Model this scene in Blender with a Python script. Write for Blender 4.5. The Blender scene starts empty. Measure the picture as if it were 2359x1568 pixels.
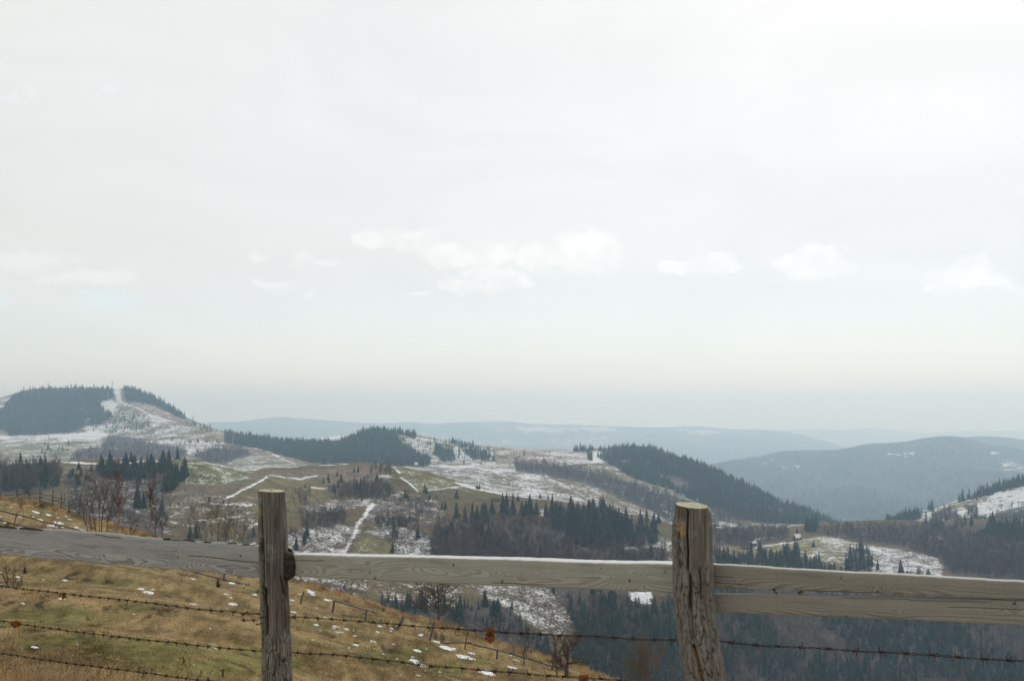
import bpy, math, random
import numpy as np
from mathutils import Vector, Matrix

# ------------------------------------------------------------------ set-up
scene = bpy.context.scene
COL = scene.collection
RNG = np.random.default_rng(7)
random.seed(7)
F = 1024 * 35.0 / 36.0          # focal length in picture widths of 1024
HOR = 405.0                     # eye level
KX, KY = 1024 / 2359.0, 680 / 1568.0


def ray(x, y):
    """direction (per metre of distance) through a point of the reference sheet"""
    return (np.asarray(x) * KX - 512) / F, (HOR - np.asarray(y) * KY) / F


def P(x, y, D):
    a, b = ray(x, y)
    return Vector((float(a) * D, D, float(b) * D))


def proj(X, Y, Z):
    return (X / Y * F + 512) / KX, (HOR - Z / Y * F) / KY


# ------------------------------------------------------------------ noise
def _h(ix, iy, s):
    n = (ix.astype(np.int64) * 374761393 + iy.astype(np.int64) * 668265263 + s * 1442695041) & 0xFFFFFFFF
    n = ((n ^ (n >> 13)) * 1274126177) & 0xFFFFFFFF
    return ((n ^ (n >> 16)) & 0xFFFFFF) / float(0xFFFFFF)


def vnoise(x, y, s=0):
    x = np.asarray(x, float); y = np.asarray(y, float)
    ix = np.floor(x); iy = np.floor(y)
    fx = x - ix; fy = y - iy
    fx = fx * fx * (3 - 2 * fx); fy = fy * fy * (3 - 2 * fy)
    a = _h(ix, iy, s); b = _h(ix + 1, iy, s); c = _h(ix, iy + 1, s); d = _h(ix + 1, iy + 1, s)
    return (a + (b - a) * fx) * (1 - fy) + (c + (d - c) * fx) * fy


def fbm(x, y, o=4, s=0):
    t = 0; amp = .5; tot = 0
    for i in range(o):
        t = t + amp * vnoise(np.asarray(x) * 2 ** i + 17.3 * i, np.asarray(y) * 2 ** i - 9.1 * i, s + i)
        tot += amp; amp *= .5
    return t / tot


def worley(x, y, s=0):
    """distance to the border between cells"""
    x = np.asarray(x, float); y = np.asarray(y, float)
    ix = np.floor(x); iy = np.floor(y)
    f1 = np.full(x.shape, 9.); f2 = np.full(x.shape, 9.)
    for dx in (-1, 0, 1):
        for dy in (-1, 0, 1):
            px = ix + dx + _h(ix + dx, iy + dy, s); py = iy + dy + _h(ix + dx, iy + dy, s + 5)
            d = np.hypot(px - x, py - y)
            f2 = np.minimum(f2, np.maximum(f1, d)); f1 = np.minimum(f1, d)
    return f2 - f1


def sstep(a, b, x):
    t = np.clip((np.asarray(x, float) - a) / (b - a), 0, 1)
    return t * t * (3 - 2 * t)


# ------------------------------------------------------------------ objects
def tag(o, label=None, cat=None, group=None, kind=None):
    if label: o['label'] = label
    if cat: o['category'] = cat
    if group: o['group'] = group
    if kind: o['kind'] = kind
    return o


def mesh_np(name, V, Fc, mat=None, smooth=True, attrs=None):
    V = np.ascontiguousarray(V, dtype=np.float32); Fc = np.ascontiguousarray(Fc, dtype=np.int32)
    me = bpy.data.meshes.new(name)
    me.vertices.add(len(V)); me.vertices.foreach_set('co', V.ravel())
    k = Fc.shape[1]
    me.loops.add(Fc.size); me.loops.foreach_set('vertex_index', Fc.ravel())
    me.polygons.add(len(Fc)); me.polygons.foreach_set('loop_start', np.arange(0, Fc.size, k, dtype=np.int32))
    for an, (typ, data) in (attrs or {}).items():
        at = me.attributes.new(an, typ, 'POINT')
        at.data.foreach_set('color' if typ == 'FLOAT_COLOR' else 'value', np.ascontiguousarray(data, dtype=np.float32).ravel())
    me.update(calc_edges=True)
    if smooth: me.shade_smooth()
    else: me.shade_flat()
    if mat: me.materials.append(mat)
    return me


def link(name, me, parent=None, loc=None):
    o = bpy.data.objects.new(name, me)
    COL.objects.link(o)
    if loc is not None: o.location = loc
    if parent is not None: o.parent = parent
    return o


def empty(name, loc=(0, 0, 0)):
    o = bpy.data.objects.new(name, None)
    o.empty_display_size = .2
    COL.objects.link(o); o.location = loc
    return o


def rgba(c, n=None):
    c = np.asarray(c, float)
    if c.ndim == 1: c = np.tile(c, (n, 1))
    return np.concatenate([c, np.ones((len(c), 1))], 1)


class MB:
    """collects pieces, builds one mesh"""
    def __init__(s): s.V = []; s.Q = []; s.n = 0
    def add(s, V, Q):
        V = np.asarray(V, float); Q = np.asarray(Q, int)
        if Q.shape[1] == 3: Q = np.concatenate([Q, Q[:, 2:]], 1)
        s.V.append(V); s.Q.append(Q + s.n); s.n += len(V)
    def tube(s, pts, rad, sides=6, caps=True):
        pts = np.asarray(pts, float); m = len(pts)
        rad = np.broadcast_to(np.asarray(rad, float), (m,))
        T = np.gradient(pts, axis=0); T /= np.linalg.norm(T, axis=1, keepdims=True) + 1e-12
        up = np.array([0, 0, 1.]) if abs(T[:, 2]).mean() < .8 else np.array([1., 0, 0])
        A = np.cross(T, up); A /= np.linalg.norm(A, axis=1, keepdims=True) + 1e-12
        B = np.cross(A, T)
        th = np.arange(sides) / sides * 2 * math.pi
        V = pts[:, None] + rad[:, None, None] * (A[:, None] * np.cos(th)[None, :, None] + B[:, None] * np.sin(th)[None, :, None])
        i = np.arange(m - 1)[:, None] * sides; j = np.arange(sides)[None]; j2 = (j + 1) % sides
        Q = np.stack([i + j, i + j2, i + sides + j2, i + sides + j], -1).reshape(-1, 4)
        V = V.reshape(-1, 3)
        if caps:
            k = len(V)
            V = np.concatenate([V, pts[:1], pts[-1:]])
            jj = np.arange(sides)
            c0 = np.stack([np.full(sides, k), (jj + 1) % sides, jj, jj], -1)
            o = (m - 1) * sides
            c1 = np.stack([np.full(sides, k + 1), o + jj, o + (jj + 1) % sides, o + (jj + 1) % sides], -1)
            Q = np.concatenate([Q, c0, c1])
        s.add(V, Q)
    def box(s, c, sx, sy, sz, M=None):
        v = np.array([[x, y, z] for x in (-.5, .5) for y in (-.5, .5) for z in (-.5, .5)]) * [sx, sy, sz]
        if M is not None: v = v @ np.array(M).T
        s.add(v + np.asarray(c), [[0, 1, 3, 2], [4, 6, 7, 5], [0, 4, 5, 1], [2, 3, 7, 6], [0, 2, 6, 4], [1, 5, 7, 3]])
    def mesh(s, name, mat, smooth=False):
        V = np.concatenate(s.V); Q = np.concatenate(s.Q)
        tri = Q[:, 2] == Q[:, 3]
        me = bpy.data.meshes.new(name)
        nq, nt = int((~tri).sum()), int(tri.sum())
        lv = np.concatenate([Q[~tri].ravel(), Q[tri][:, :3].ravel()]).astype(np.int32)
        ls = np.concatenate([np.arange(nq) * 4, nq * 4 + np.arange(nt) * 3]).astype(np.int32)
        me.vertices.add(len(V)); me.vertices.foreach_set('co', V.astype(np.float32).ravel())
        me.loops.add(len(lv)); me.loops.foreach_set('vertex_index', lv)
        me.polygons.add(len(ls)); me.polygons.foreach_set('loop_start', ls)
        me.update(calc_edges=True)
        if smooth: me.shade_smooth()
        else: me.shade_flat()
        me.materials.append(mat)
        return me
    def build(s, name, mat, parent=None, smooth=False, loc=None):
        return link(name, s.mesh(name, mat, smooth), parent, loc)


# ------------------------------------------------------------------ node helpers
class NT:
    def __init__(s, tree): s.t = tree; s.n = tree.nodes; s.l = tree.links; s.n.clear()
    def new(s, typ, **kw):
        n = s.n.new(typ)
        for k, v in kw.items(): setattr(n, k, v)
        return n
    def put(s, sock, v):
        if isinstance(v, bpy.types.NodeSocket): s.l.new(v, sock)
        elif v is not None: sock.default_value = v
    def m(s, op, a, b=None, c=None, clamp=False):
        n = s.new('ShaderNodeMath', operation=op, use_clamp=clamp)
        s.put(n.inputs[0], a)
        if b is not None: s.put(n.inputs[1], b)
        if c is not None: s.put(n.inputs[2], c)
        return n.outputs[0]
    def vm(s, op, a, b=None, out=0):
        n = s.new('ShaderNodeVectorMath', operation=op)
        s.put(n.inputs[0], a)
        if b is not None: s.put(n.inputs[1], b)
        return n.outputs['Value'] if out == 'v' else n.outputs[0]
    def mix(s, f, a, b, mode='MIX'):
        n = s.new('ShaderNodeMix', data_type='RGBA', blend_type=mode)
        s.put(n.inputs[0], f)
        for q, v in ((n.inputs[6], a), (n.inputs[7], b)):
            if isinstance(v, tuple) and len(v) == 3: v = (*v, 1)
            s.put(q, v)
        return n.outputs[2]
    def noise(s, vec, scale, detail=4, rough=.55, dist=0, col=False):
        n = s.new('ShaderNodeTexNoise')
        s.put(n.inputs['Vector'], vec); s.put(n.inputs['Scale'], scale)
        n.inputs['Detail'].default_value = detail; n.inputs['Roughness'].default_value = rough
        n.inputs['Distortion'].default_value = dist
        return n.outputs['Color' if col else 'Fac']
    def ramp(s, f, stops, interp='LINEAR'):
        n = s.new('ShaderNodeValToRGB'); s.put(n.inputs[0], f)
        e = n.color_ramp.elements; n.color_ramp.interpolation = interp
        while len(e) < len(stops): e.new(.5)
        for k, (p, c) in enumerate(stops):
            e[k].position = p
            e[k].color = (c, c, c, 1) if isinstance(c, (int, float)) else (*c, 1)
        return n.outputs[0]
    def attr(s, name, out='Fac'):
        n = s.new('ShaderNodeAttribute', attribute_name=name); return n.outputs[out]
    def sm(s, v, a, b, c=0., d=1.):
        n = s.new('ShaderNodeMapRange', interpolation_type='SMOOTHSTEP')
        s.put(n.inputs[0], v)
        for i, q in enumerate((a, b, c, d)): s.put(n.inputs[i + 1], q)
        return n.outputs[0]


def material(name):
    m = bpy.data.materials.new(name); m.use_nodes = True
    t = NT(m.node_tree)
    out = t.new('ShaderNodeOutputMaterial')
    return m, t, out


def principled(t, out, color, rough=.9, bump=None, bstr=.3, bdist=.01, spec=.2):
    p = t.new('ShaderNodeBsdfPrincipled')
    t.put(p.inputs['Base Color'], (*color, 1) if isinstance(color, tuple) else color)
    t.put(p.inputs['Roughness'], rough)
    p.inputs['Specular IOR Level'].default_value = spec
    if bump is not None:
        b = t.new('ShaderNodeBump'); b.inputs['Strength'].default_value = bstr; b.inputs['Distance'].default_value = bdist
        t.put(b.inputs['Height'], bump); t.put(p.inputs['Normal'], b.outputs[0])
    t.l.new(p.outputs[0], out.inputs[0])
    return p


def simple_mat(name, c1, c2=None, scale=5., rough=.9, bstr=0.):
    m, t, out = material(name)
    if c2 is None: c2 = tuple(v * .7 for v in c1)
    g = t.new('ShaderNodeTexCoord')
    n = t.noise(g.outputs['Object'], scale, 5)
    c = t.mix(t.sm(n, .35, .65), c1, c2)
    principled(t, out, c, rough, n if bstr else None, bstr)
    return m


def hill_mat(name, sc, detail_col=.35, snow_c=(.64, .67, .70)):
    """ground cover from the 'col' attribute, old snow lying where 'snow' is high"""
    m, t, out = material(name)
    pos = t.new('ShaderNodeNewGeometry').outputs['Position']
    col = t.attr('col', 'Color')
    n1 = t.noise(pos, sc, 6, .62); n2 = t.noise(pos, sc * .17, 4, .5)
    n3 = t.noise(pos, sc * 4, 3, .6)
    v = t.m('ADD', t.m('MULTIPLY', n1, .55), t.m('ADD', t.m('MULTIPLY', n2, .25), t.m('MULTIPLY', n3, .2)))
    fac = t.sm(v, .36, .64, 1 - detail_col, 1 + detail_col)
    c = t.mix(1.0, col, t.mix(0., (1, 1, 1), (1, 1, 1)), 'MULTIPLY')
    sv = t.new('ShaderNodeVectorMath', operation='SCALE'); t.put(sv.inputs[0], c); t.put(sv.inputs['Scale'], fac)
    snow = t.attr('snow')
    thr = t.sm(t.m('ADD', t.m('MULTIPLY', n1, .4), t.m('ADD', t.m('MULTIPLY', n3, .28), t.m('MULTIPLY', n2, .32))), .36, .64, 1., 0.)
    mask = t.m('MULTIPLY_ADD', t.m('SUBTRACT', snow, thr), 5., .5, clamp=True)
    mask = t.m('MULTIPLY', mask, t.m('GREATER_THAN', snow, .01))
    c = t.mix(mask, sv.outputs[0], snow_c)
    principled(t, out, c, .95, spec=.05)
    return m


# ------------------------------------------------------------------ terrain
class Loft:
    """a hill: rows of (x, y, distance) from its crest down to its foot; behind the crest it falls away again"""
    def __init__(s, rows, amp=0., wl=200., seed=1, back=((1.06, .012), (1.3, .10), (1.7, .26)), xr=(-900, 3300)):
        s.rows = rows; s.amp = amp; s.wl = wl; s.seed = seed; s.back = back; s.xr = xr
        s.table()

    def rowDz(s, k, x):
        r = np.array(s.rows[k], float)
        D = np.interp(x, r[:, 0], r[:, 2]); y = np.interp(x, r[:, 0], r[:, 1])
        sm = 0
        for d in (-14, -7, 0, 7, 14): sm = sm + np.interp(x + d, r[:, 0], r[:, 1])
        y = sm / 5
        return D, (HOR - y * KY) / F * D

    def xyz(s, x, t):
        """t<0: behind the crest (t=-k is the k-th back row)"""
        x, t = np.broadcast_arrays(np.asarray(x, float), np.asarray(t, float))
        n = len(s.rows); nb = len(s.back)
        Ds = []; zs = []
        D0, z0 = s.rowDz(0, x)
        for (f, d) in reversed(s.back):
            Ds.append(D0 * f); zs.append(z0 * f - d * D0)
        for k in range(n):
            D, z = s.rowDz(k, x); Ds.append(D); zs.append(z)
        Ds = np.array(Ds); zs = np.array(zs)
        tt = np.clip(t + nb, 0, n + nb - 1.0001)
        i = np.floor(tt).astype(int); f = tt - i
        def pick(A, k): return np.take_along_axis(A, np.clip(k, 0, n + nb - 1)[None], 0)[0]
        D = pick(Ds, i) * (1 - f) + pick(Ds, i + 1) * f
        p0, p1, p2, p3 = (pick(zs, i + k) for k in (-1, 0, 1, 2))
        m1 = (p2 - p0) * .25; m2 = (p3 - p1) * .25
        z = (2 * f**3 - 3 * f**2 + 1) * p1 + (f**3 - 2 * f**2 + f) * m1 + (-2 * f**3 + 3 * f**2) * p2 + (f**3 - f**2) * m2
        X = (x * KX - 512) / F * D
        if s.amp:
            w = .12 + .88 * sstep(0, .8, np.abs(t))
            z = z + (fbm(X / s.wl, D / s.wl, 4, s.seed) - .5) * 2 * s.amp * w
        return X, D, z

    def table(s):
        s.tx = np.linspace(s.xr[0], s.xr[1], 701); s.tt = np.linspace(0, len(s.rows) - 1, 260)
        X, Y, Z = s.xyz(s.tx[:, None], s.tt[None])
        s.ty = np.maximum.accumulate(proj(X, Y, Z)[1], axis=1)

    def inv(s, px, py):
        px = np.atleast_1d(np.asarray(px, float)); py = np.atleast_1d(np.asarray(py, float))
        ix = np.clip(np.round((px - s.xr[0]) / (s.xr[1] - s.xr[0]) * 700).astype(int), 0, 700)
        t = np.empty(len(px))
        for k in range(len(px)):
            t[k] = np.interp(py[k], s.ty[ix[k]], s.tt)
        return s.xyz(px, t)

    def crest_y(s, x):
        r = np.array(s.rows[0], float); return np.interp(x, r[:, 0], r[:, 1])

    def mesh(s, name, mat, paint, step=3.6, per=60, nback=8):
        xs = np.concatenate([np.arange(s.xr[0], -20, 18), np.arange(-20, 2380, step), np.arange(2380, s.xr[1], 18)])
        ts = np.concatenate([-np.linspace(len(s.back), 0, nback * len(s.back), endpoint=False), np.linspace(0, len(s.rows) - 1, per * (len(s.rows) - 1))])
        X, Y, Z = s.xyz(xs[:, None], ts[None])
        n, m = X.shape
        V = np.stack([X, Y, Z], -1).reshape(-1, 3)
        i = np.arange(n - 1)[:, None] * m; j = np.arange(m - 1)[None]
        Q = np.stack([i + j, i + j + 1, i + m + j + 1, i + m + j], -1).reshape(-1, 4)
        px, py = proj(V[:, 0], V[:, 1], V[:, 2])
        T = np.tile(ts[None], (n, 1)).ravel()
        py = np.where(T < 0, py - 40, py)
        col, snow = paint(px, py, V)
        snow = np.where(T < -.3, .2, snow)
        me = mesh_np(name, V, Q, mat, True, {'col': ('FLOAT_COLOR', rgba(col)), 'snow': ('FLOAT', snow)})
        return me


def poly_mask(px, py, pts, soft=6., wob=4., seed=3):
    pts = np.array(pts, float)
    out = np.zeros(len(px))
    lo = pts.min(0) - soft - wob - 2; hi = pts.max(0) + soft + wob + 2
    k = np.where((px > lo[0]) & (px < hi[0]) & (py > lo[1]) & (py < hi[1]))[0]
    if not len(k): return out
    x = px[k] + (fbm(px[k] / 14, py[k] / 6, 3, seed) - .5) * 2.5 * wob
    y = py[k] + (fbm(px[k] / 14, py[k] / 6, 3, seed + 9) - .5) * 1.5 * wob
    d = np.full(len(k), 1e9); ins = np.zeros(len(k), bool)
    for a, b in zip(pts, np.roll(pts, -1, 0)):
        e = b - a; w0 = x - a[0]; w1 = y - a[1]
        h = np.clip((w0 * e[0] + w1 * e[1]) / (e @ e + 1e-9), 0, 1)
        d = np.minimum(d, np.hypot(w0 - e[0] * h, w1 - e[1] * h))
        c = (a[1] > y) != (b[1] > y)
        with np.errstate(divide='ignore', invalid='ignore'):
            xi = (b[0] - a[0]) * (y - a[1]) / (b[1] - a[1]) + a[0]
        ins ^= c & (x < xi)
    sd = np.where(ins, d, -d)
    out[k] = sstep(-soft / 2, soft / 2, sd)
    return out


def line_mask(px, py, pts, w, seed=5):
    pts = np.array(pts, float); out = np.zeros(len(px))
    lo = pts.min(0) - w * 3; hi = pts.max(0) + w * 3
    k = np.where((px > lo[0]) & (px < hi[0]) & (py > lo[1]) & (py < hi[1]))[0]
    if not len(k): return out
    x = px[k] + (fbm(px[k] / 20, py[k] / 10, 2, seed) - .5) * 6; y = py[k] + (fbm(px[k] / 20, py[k] / 10, 2, seed + 3) - .5) * 4
    d = np.full(len(k), 1e9)
    for a, b in zip(pts[:-1], pts[1:]):
        e = b - a; h = np.clip(((x - a[0]) * e[0] + (y - a[1]) * e[1]) / (e @ e), 0, 1)
        d = np.minimum(d, np.hypot(x - a[0] - e[0] * h, y - a[1] - e[1] * h))
    out[k] = 1 - sstep(w * .35, w * 1.0, d)
    return out


def in_poly(px, py, pts):
    pts = np.array(pts, float); ins = np.zeros(len(px), bool)
    for a, b in zip(pts, np.roll(pts, -1, 0)):
        c = (a[1] > py) != (b[1] > py)
        with np.errstate(divide='ignore', invalid='ignore'):
            xi = (b[0] - a[0]) * (py - a[1]) / (b[1] - a[1]) + a[0]
        ins ^= c & (px < xi)
    return ins


def sample_poly(pts, n, rng):
    pts = np.array(pts, float); lo = pts.min(0); hi = pts.max(0)
    out = []
    got = 0
    while got < n:
        q = rng.uniform(lo, hi, (n * 2 + 20, 2)); q = q[in_poly(q[:, 0], q[:, 1], pts)]
        out.append(q); got += len(q)
    return np.concatenate(out)[:n]


def painter(base, vary, polys=(), lines=(), base_snow=0., forest=(), thin=.86):
    """polys: (points, snow or None, colour or None, soft)   lines: (points, width, snow, colour)"""
    def f(px, py, V):
        n = len(px)
        k = fbm(V[:, 0] / 90, V[:, 1] / 90, 4, 21)[:, None]; k2 = fbm(V[:, 0] / 320, V[:, 1] / 320, 3, 33)[:, None]
        col = np.array(base)[None] * (1 - sstep(.3, .7, k)) + np.array(vary)[None] * sstep(.3, .7, k)
        col = col * (.85 + .3 * k2)
        snow = np.full(n, float(base_snow))
        for i, (pts, sn, c, soft) in enumerate(polys):
            m = poly_mask(px, py, pts, soft * 1.5, min(soft, 7) * 1.4, 40 + i)
            if sn is not None and sn < .8: sn = sn * thin - .01
            if sn is not None: snow = snow * (1 - m) + sn * m
            if c is not None: col = col * (1 - m[:, None]) + np.array(c)[None] * m[:, None] * (.85 + .3 * k)
        for pts, c in forest:
            m = poly_mask(px, py, pts, 5, 3, 77)
            col = col * (1 - m[:, None]) + np.array(c)[None] * m[:, None]; snow = snow * (1 - .8 * m)
        for i, (pts, w, sn, c) in enumerate(lines):
            m = line_mask(px, py, pts, w * .75, 60 + i)
            if sn is not None: snow = np.maximum(snow, sn * m * (.48 + .6 * fbm(V[:, 0] / 14, V[:, 1] / 14, 3, 80 + i)))
            if c is not None: col = col * (1 - m[:, None]) + np.array(c)[None] * m[:, None]
        return col, snow
    return f
# ------------------------------------------------------------------ camera
cam = bpy.data.cameras.new('camera'); cam.lens = 35; cam.sensor_width = 36
cam.shift_y = -(340 - HOR) / 1024
cam.clip_start = .1; cam.clip_end = 120000
cam.dof.use_dof = True; cam.dof.focus_distance = 5.0; cam.dof.aperture_fstop = 16
cobj = bpy.data.objects.new('camera', cam); COL.objects.link(cobj)
cobj.rotation_euler = (math.radians(90), 0, 0)
scene.camera = cobj
scene.view_settings.view_transform = 'Standard'; scene.view_settings.look = 'None'
scene.view_settings.exposure = 0; scene.view_settings.gamma = 1
scene.cycles.volume_bounces = 3
scene.cycles.max_bounces = 8; scene.cycles.diffuse_bounces = 3; scene.cycles.transparent_max_bounces = 4
scene.cycles.use_denoising = True

# ------------------------------------------------------------------ sky and sun
SUN_EL, SUN_AZ = math.radians(42), math.radians(22)      # azimuth: to the right of the view
sd = Vector((math.sin(SUN_AZ) * math.cos(SUN_EL), math.cos(SUN_AZ) * math.cos(SUN_EL), math.sin(SUN_EL)))
sl = bpy.data.lights.new('sun', 'SUN'); sl.energy = 1.5; sl.angle = math.radians(12); sl.color = (1, .97, .93)
so = bpy.data.objects.new('sun', sl); COL.objects.link(so)
so.rotation_euler = (-sd).to_track_quat('-Z', 'Y').to_euler()

world = bpy.data.worlds.new('World'); scene.world = world; world.use_nodes = True
t = NT(world.node_tree)
out = t.new('ShaderNodeOutputWorld')
sky = t.new('ShaderNodeTexSky', sky_type='NISHITA', sun_disc=False)
sky.sun_elevation = SUN_EL; sky.sun_rotation = SUN_AZ; sky.altitude = 900; sky.dust_density = .6
bg1 = t.new('ShaderNodeBackground'); t.put(bg1.inputs[0], sky.outputs[0]); bg1.inputs[1].default_value = .05
d = t.new('ShaderNodeTexCoord').outputs['Generated']
sx = t.new('ShaderNodeSeparateXYZ'); t.put(sx.inputs[0], d)
X, Y, Z = sx.outputs
elev = t.ramp(t.m('MULTIPLY_ADD', Z, .5, .5), [(.0, (.46, .455, .43)), (.49, (.46, .455, .43)), (.503, (.405, .435, .43)), (.51, (.42, .44, .43)), (.52, (.45, .452, .435)), (.533, (.50, .478, .45)),
                                             (.577, (.625, .55, .435)), (.624, (.70, .642, .518)), (.684, (.732, .685, .56)), (.75, (.68, .65, .57)), (1., (.58, .58, .54))])
sdot = t.vm('DOT_PRODUCT', d, tuple(sd), 'v')
glow = t.ramp(sdot, [(0., (-.06, -.045, -.035)), (.35, (-.09, -.06, -.05)), (.56, (-.13, -.095, -.07)), (.64, (-.24, -.145, -.085)), (.74, (-.02, .0, .0)), (.785, (-.085, -.09, -.095)), (.84, (-.065, -.08, -.09)), (.93, (.04, .03, .015)), (1., (.25, .235, .2))])
soft = t.noise(t.vm('MULTIPLY', d, (1.6, 1.6, 5.)), 1.7, 6, .55, 1.2)
tone = t.sm(soft, .3, .7, -.022, .035)
veil = t.mix(1., elev, glow, 'ADD')
tn = t.new('ShaderNodeCombineXYZ')
for q in tn.inputs: t.put(q, tone)
veil = t.mix(1., veil, tn.outputs[0], 'ADD')
# cumulus banks low in the sky, placed by direction
ys = t.m('MAXIMUM', Y, .05)
ca = t.m('DIVIDE', X, ys); cb = t.m('DIVIDE', Z, ys)
cv = t.new('ShaderNodeCombineXYZ'); t.put(cv.inputs[0], ca); t.put(cv.inputs[1], cb)
wn = t.noise(cv.outputs[0], 34, 6, .62, 0, True)
wv = t.vm('MULTIPLY', t.vm('SUBTRACT', wn, (.5, .5, .5)), (.045, .034, 0))
cw = t.vm('ADD', cv.outputs[0], wv)
CLOUDS = [(880, 548, 84, 24), (950, 556, 74, 32), (1035, 588, 86, 30), (1130, 585, 76, 34), (1230, 590, 66, 30), (1350, 572, 86, 58),
          (1400, 588, 40, 50), (1060, 655, 66, 20), (1170, 650, 66, 32), (1110, 625, 60, 20), (1560, 616, 66, 18), (1650, 603, 70, 30), (1850, 610, 82, 34), (1880, 585, 46, 28),
          (1940, 622, 46, 20), (2228, 640, 82, 34), (2242, 608, 46, 26), (2300, 652, 40, 20), (2165, 662, 42, 17), (1910, 600, 30, 20)]
FAINT = [(600, 588, 36, 14), (700, 592, 26, 18), (740, 608, 68, 9), (630, 655, 42, 15), (715, 676, 17, 13), (20, 220, 34, 16), (75, 210, 16, 10), (260, 210, 22, 10), (190, 200, 14, 9), (40, 600, 160, 30), (200, 640, 160, 24), (960, 675, 40, 9)]
DARK = [(250, 690, 110, 28), (-10, 690, 44, 16)]


def blobs(lst):
    acc = None
    for (x, y, rx, ry) in lst:
        a0, b0 = ray(x, y)
        q = t.vm('MULTIPLY', t.vm('SUBTRACT', cw, (float(a0), float(b0), 0)), (F / (rx * KX), F / (ry * KY), 0))
        v = t.m('SUBTRACT', 1., t.vm('LENGTH', q, out='v'))
        acc = v if acc is None else t.m('MAXIMUM', acc, v)
    return acc


puff = t.noise(cv.outputs[0], 75, 6, .62)
front = t.m('GREATER_THAN', Y, .1)
cm = t.m('MULTIPLY', t.sm(t.m('ADD', blobs(CLOUDS), t.m('MULTIPLY', t.m('SUBTRACT', puff, .5), 1.1)), -.04, .42), front)
fm_ = t.m('MULTIPLY', t.sm(t.m('ADD', blobs(FAINT), t.m('MULTIPLY', t.m('SUBTRACT', puff, .5), 1.3)), -.12, .7), front)
dm = t.m('MULTIPLY', t.sm(t.m('ADD', blobs(DARK), t.m('MULTIPLY', t.m('SUBTRACT', puff, .5), .4)), .0, .6), front)
veil = t.mix(t.m('MULTIPLY', dm, .35), veil, (.55, .63, .66))
veil = t.mix(t.m('MULTIPLY', fm_, .30), veil, (.80, .775, .70))
lit = t.m('MULTIPLY', cm, t.sm(t.noise(cv.outputs[0], 46, 5, .6), .34, .64, .03, .115))
lc = t.new('ShaderNodeCombineXYZ')
for q_, k_ in zip(lc.inputs, (1., .95, .92)): t.put(q_, t.m('MULTIPLY', lit, k_))
veil = t.mix(1., veil, lc.outputs[0], 'ADD')
bg2 = t.new('ShaderNodeBackground'); t.put(bg2.inputs[0], veil); bg2.inputs[1].default_value = 1.0
ad = t.new('ShaderNodeAddShader'); t.l.new(bg1.outputs[0], ad.inputs[0]); t.l.new(bg2.outputs[0], ad.inputs[1])
t.l.new(ad.outputs[0], out.inputs[0])

# ------------------------------------------------------------------ haze
m, t, out = material('haze')
pv = t.new('ShaderNodeVolumePrincipled')
pv.inputs['Color'].default_value = (.54, .78, 1, 1)
pv.inputs['Absorption Color'].default_value = (.69, .77, 1, 1)
pv.inputs['Density'].default_value = 1.35e-4
pv.inputs['Anisotropy'].default_value = .5
t.l.new(pv.outputs[0], out.inputs['Volume'])
hb = MB(); hb.box((0, 21000, -390), 62000, 46000, 1400)
hz = hb.build('haze', m)
tag(hz, 'pale blue winter haze lying over the hills and valley', 'haze', None, 'stuff')

# ------------------------------------------------------------------ ground sheet under everything
gm = hill_mat('ground_cover', .02)
nx = 60
gx = np.linspace(-1, 1, nx); gx = np.sign(gx) * np.abs(gx) ** 1.6 * 30000
gy = np.linspace(0, 1, nx) ** 1.6 * 43500 - 1900
GX, GY = np.meshgrid(gx, gy, indexing='ij')
GZ = np.full(GX.shape, -960.) + fbm(GX / 2500, GY / 2500, 3, 5) * 70
V = np.stack([GX, GY, GZ], -1).reshape(-1, 3)
i = np.arange(nx - 1)[:, None] * nx; j = np.arange(nx - 1)[None]
Q = np.stack([i + j, i + nx + j, i + nx + j + 1, i + j + 1], -1).reshape(-1, 4)
gme = mesh_np('ground', V, Q, gm, True, {'col': ('FLOAT_COLOR', rgba((.16, .15, .12), len(V))), 'snow': ('FLOAT', np.full(len(V), .5))})
tag(link('ground', gme), 'dark valley ground reaching to the hazy horizon', 'ground', None, 'structure')

# ------------------------------------------------------------------ hills (x, y, distance)
TAN, OLIVE, BROWN, FLOOR = (.19, .145, .078), (.125, .115, .05), (.15, .12, .09), (.075, .062, .052)

far2 = Loft([[(-900, 1000, 24650), (400, 1000, 24650), (1480, 990, 24650), (1700, 990, 24650), (1800, 991, 24650), (1880, 989, 24650), (1960, 990, 24650), (2000, 984, 24650), (2060, 990, 24650), (2130, 998, 24650), (2200, 993, 24650), (2359, 992, 24650), (3300, 980, 24650)],
             [(-900, 1018, 21750), (3300, 1018, 21750)], [(-900, 1040, 18125), (3300, 1040, 18125)]], 60, 2500, 3)
far1 = Loft([[(-900, 990, 15950), (420, 988, 15950), (480, 972, 15950), (540, 973, 15950), (600, 965, 15950), (632, 961, 15950), (650, 959, 15950), (668, 962, 15950), (740, 967, 15950), (830, 973, 15950), (910, 974, 15950), (940, 970, 15950), (1000, 976, 15950), (1060, 972, 15950), (1100, 971, 15950), (1160, 970, 15950), (1240, 977, 15950), (1330, 977, 15950), (1380, 980, 15950), (1480, 984, 15950), (1540, 984, 15950), (1600, 981, 15950), (1680, 988, 15950), (1780, 990, 15950), (1850, 1001, 15950), (1900, 1014, 15950), (1960, 1034, 15950), (2359, 1050, 15950), (3300, 1050, 15950)],
             [(-900, 1030, 13050), (1600, 1030, 13050), (3300, 1060, 13050)], [(-900, 1080, 10875), (3300, 1090, 10875)]], 50, 1400, 4)
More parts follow.
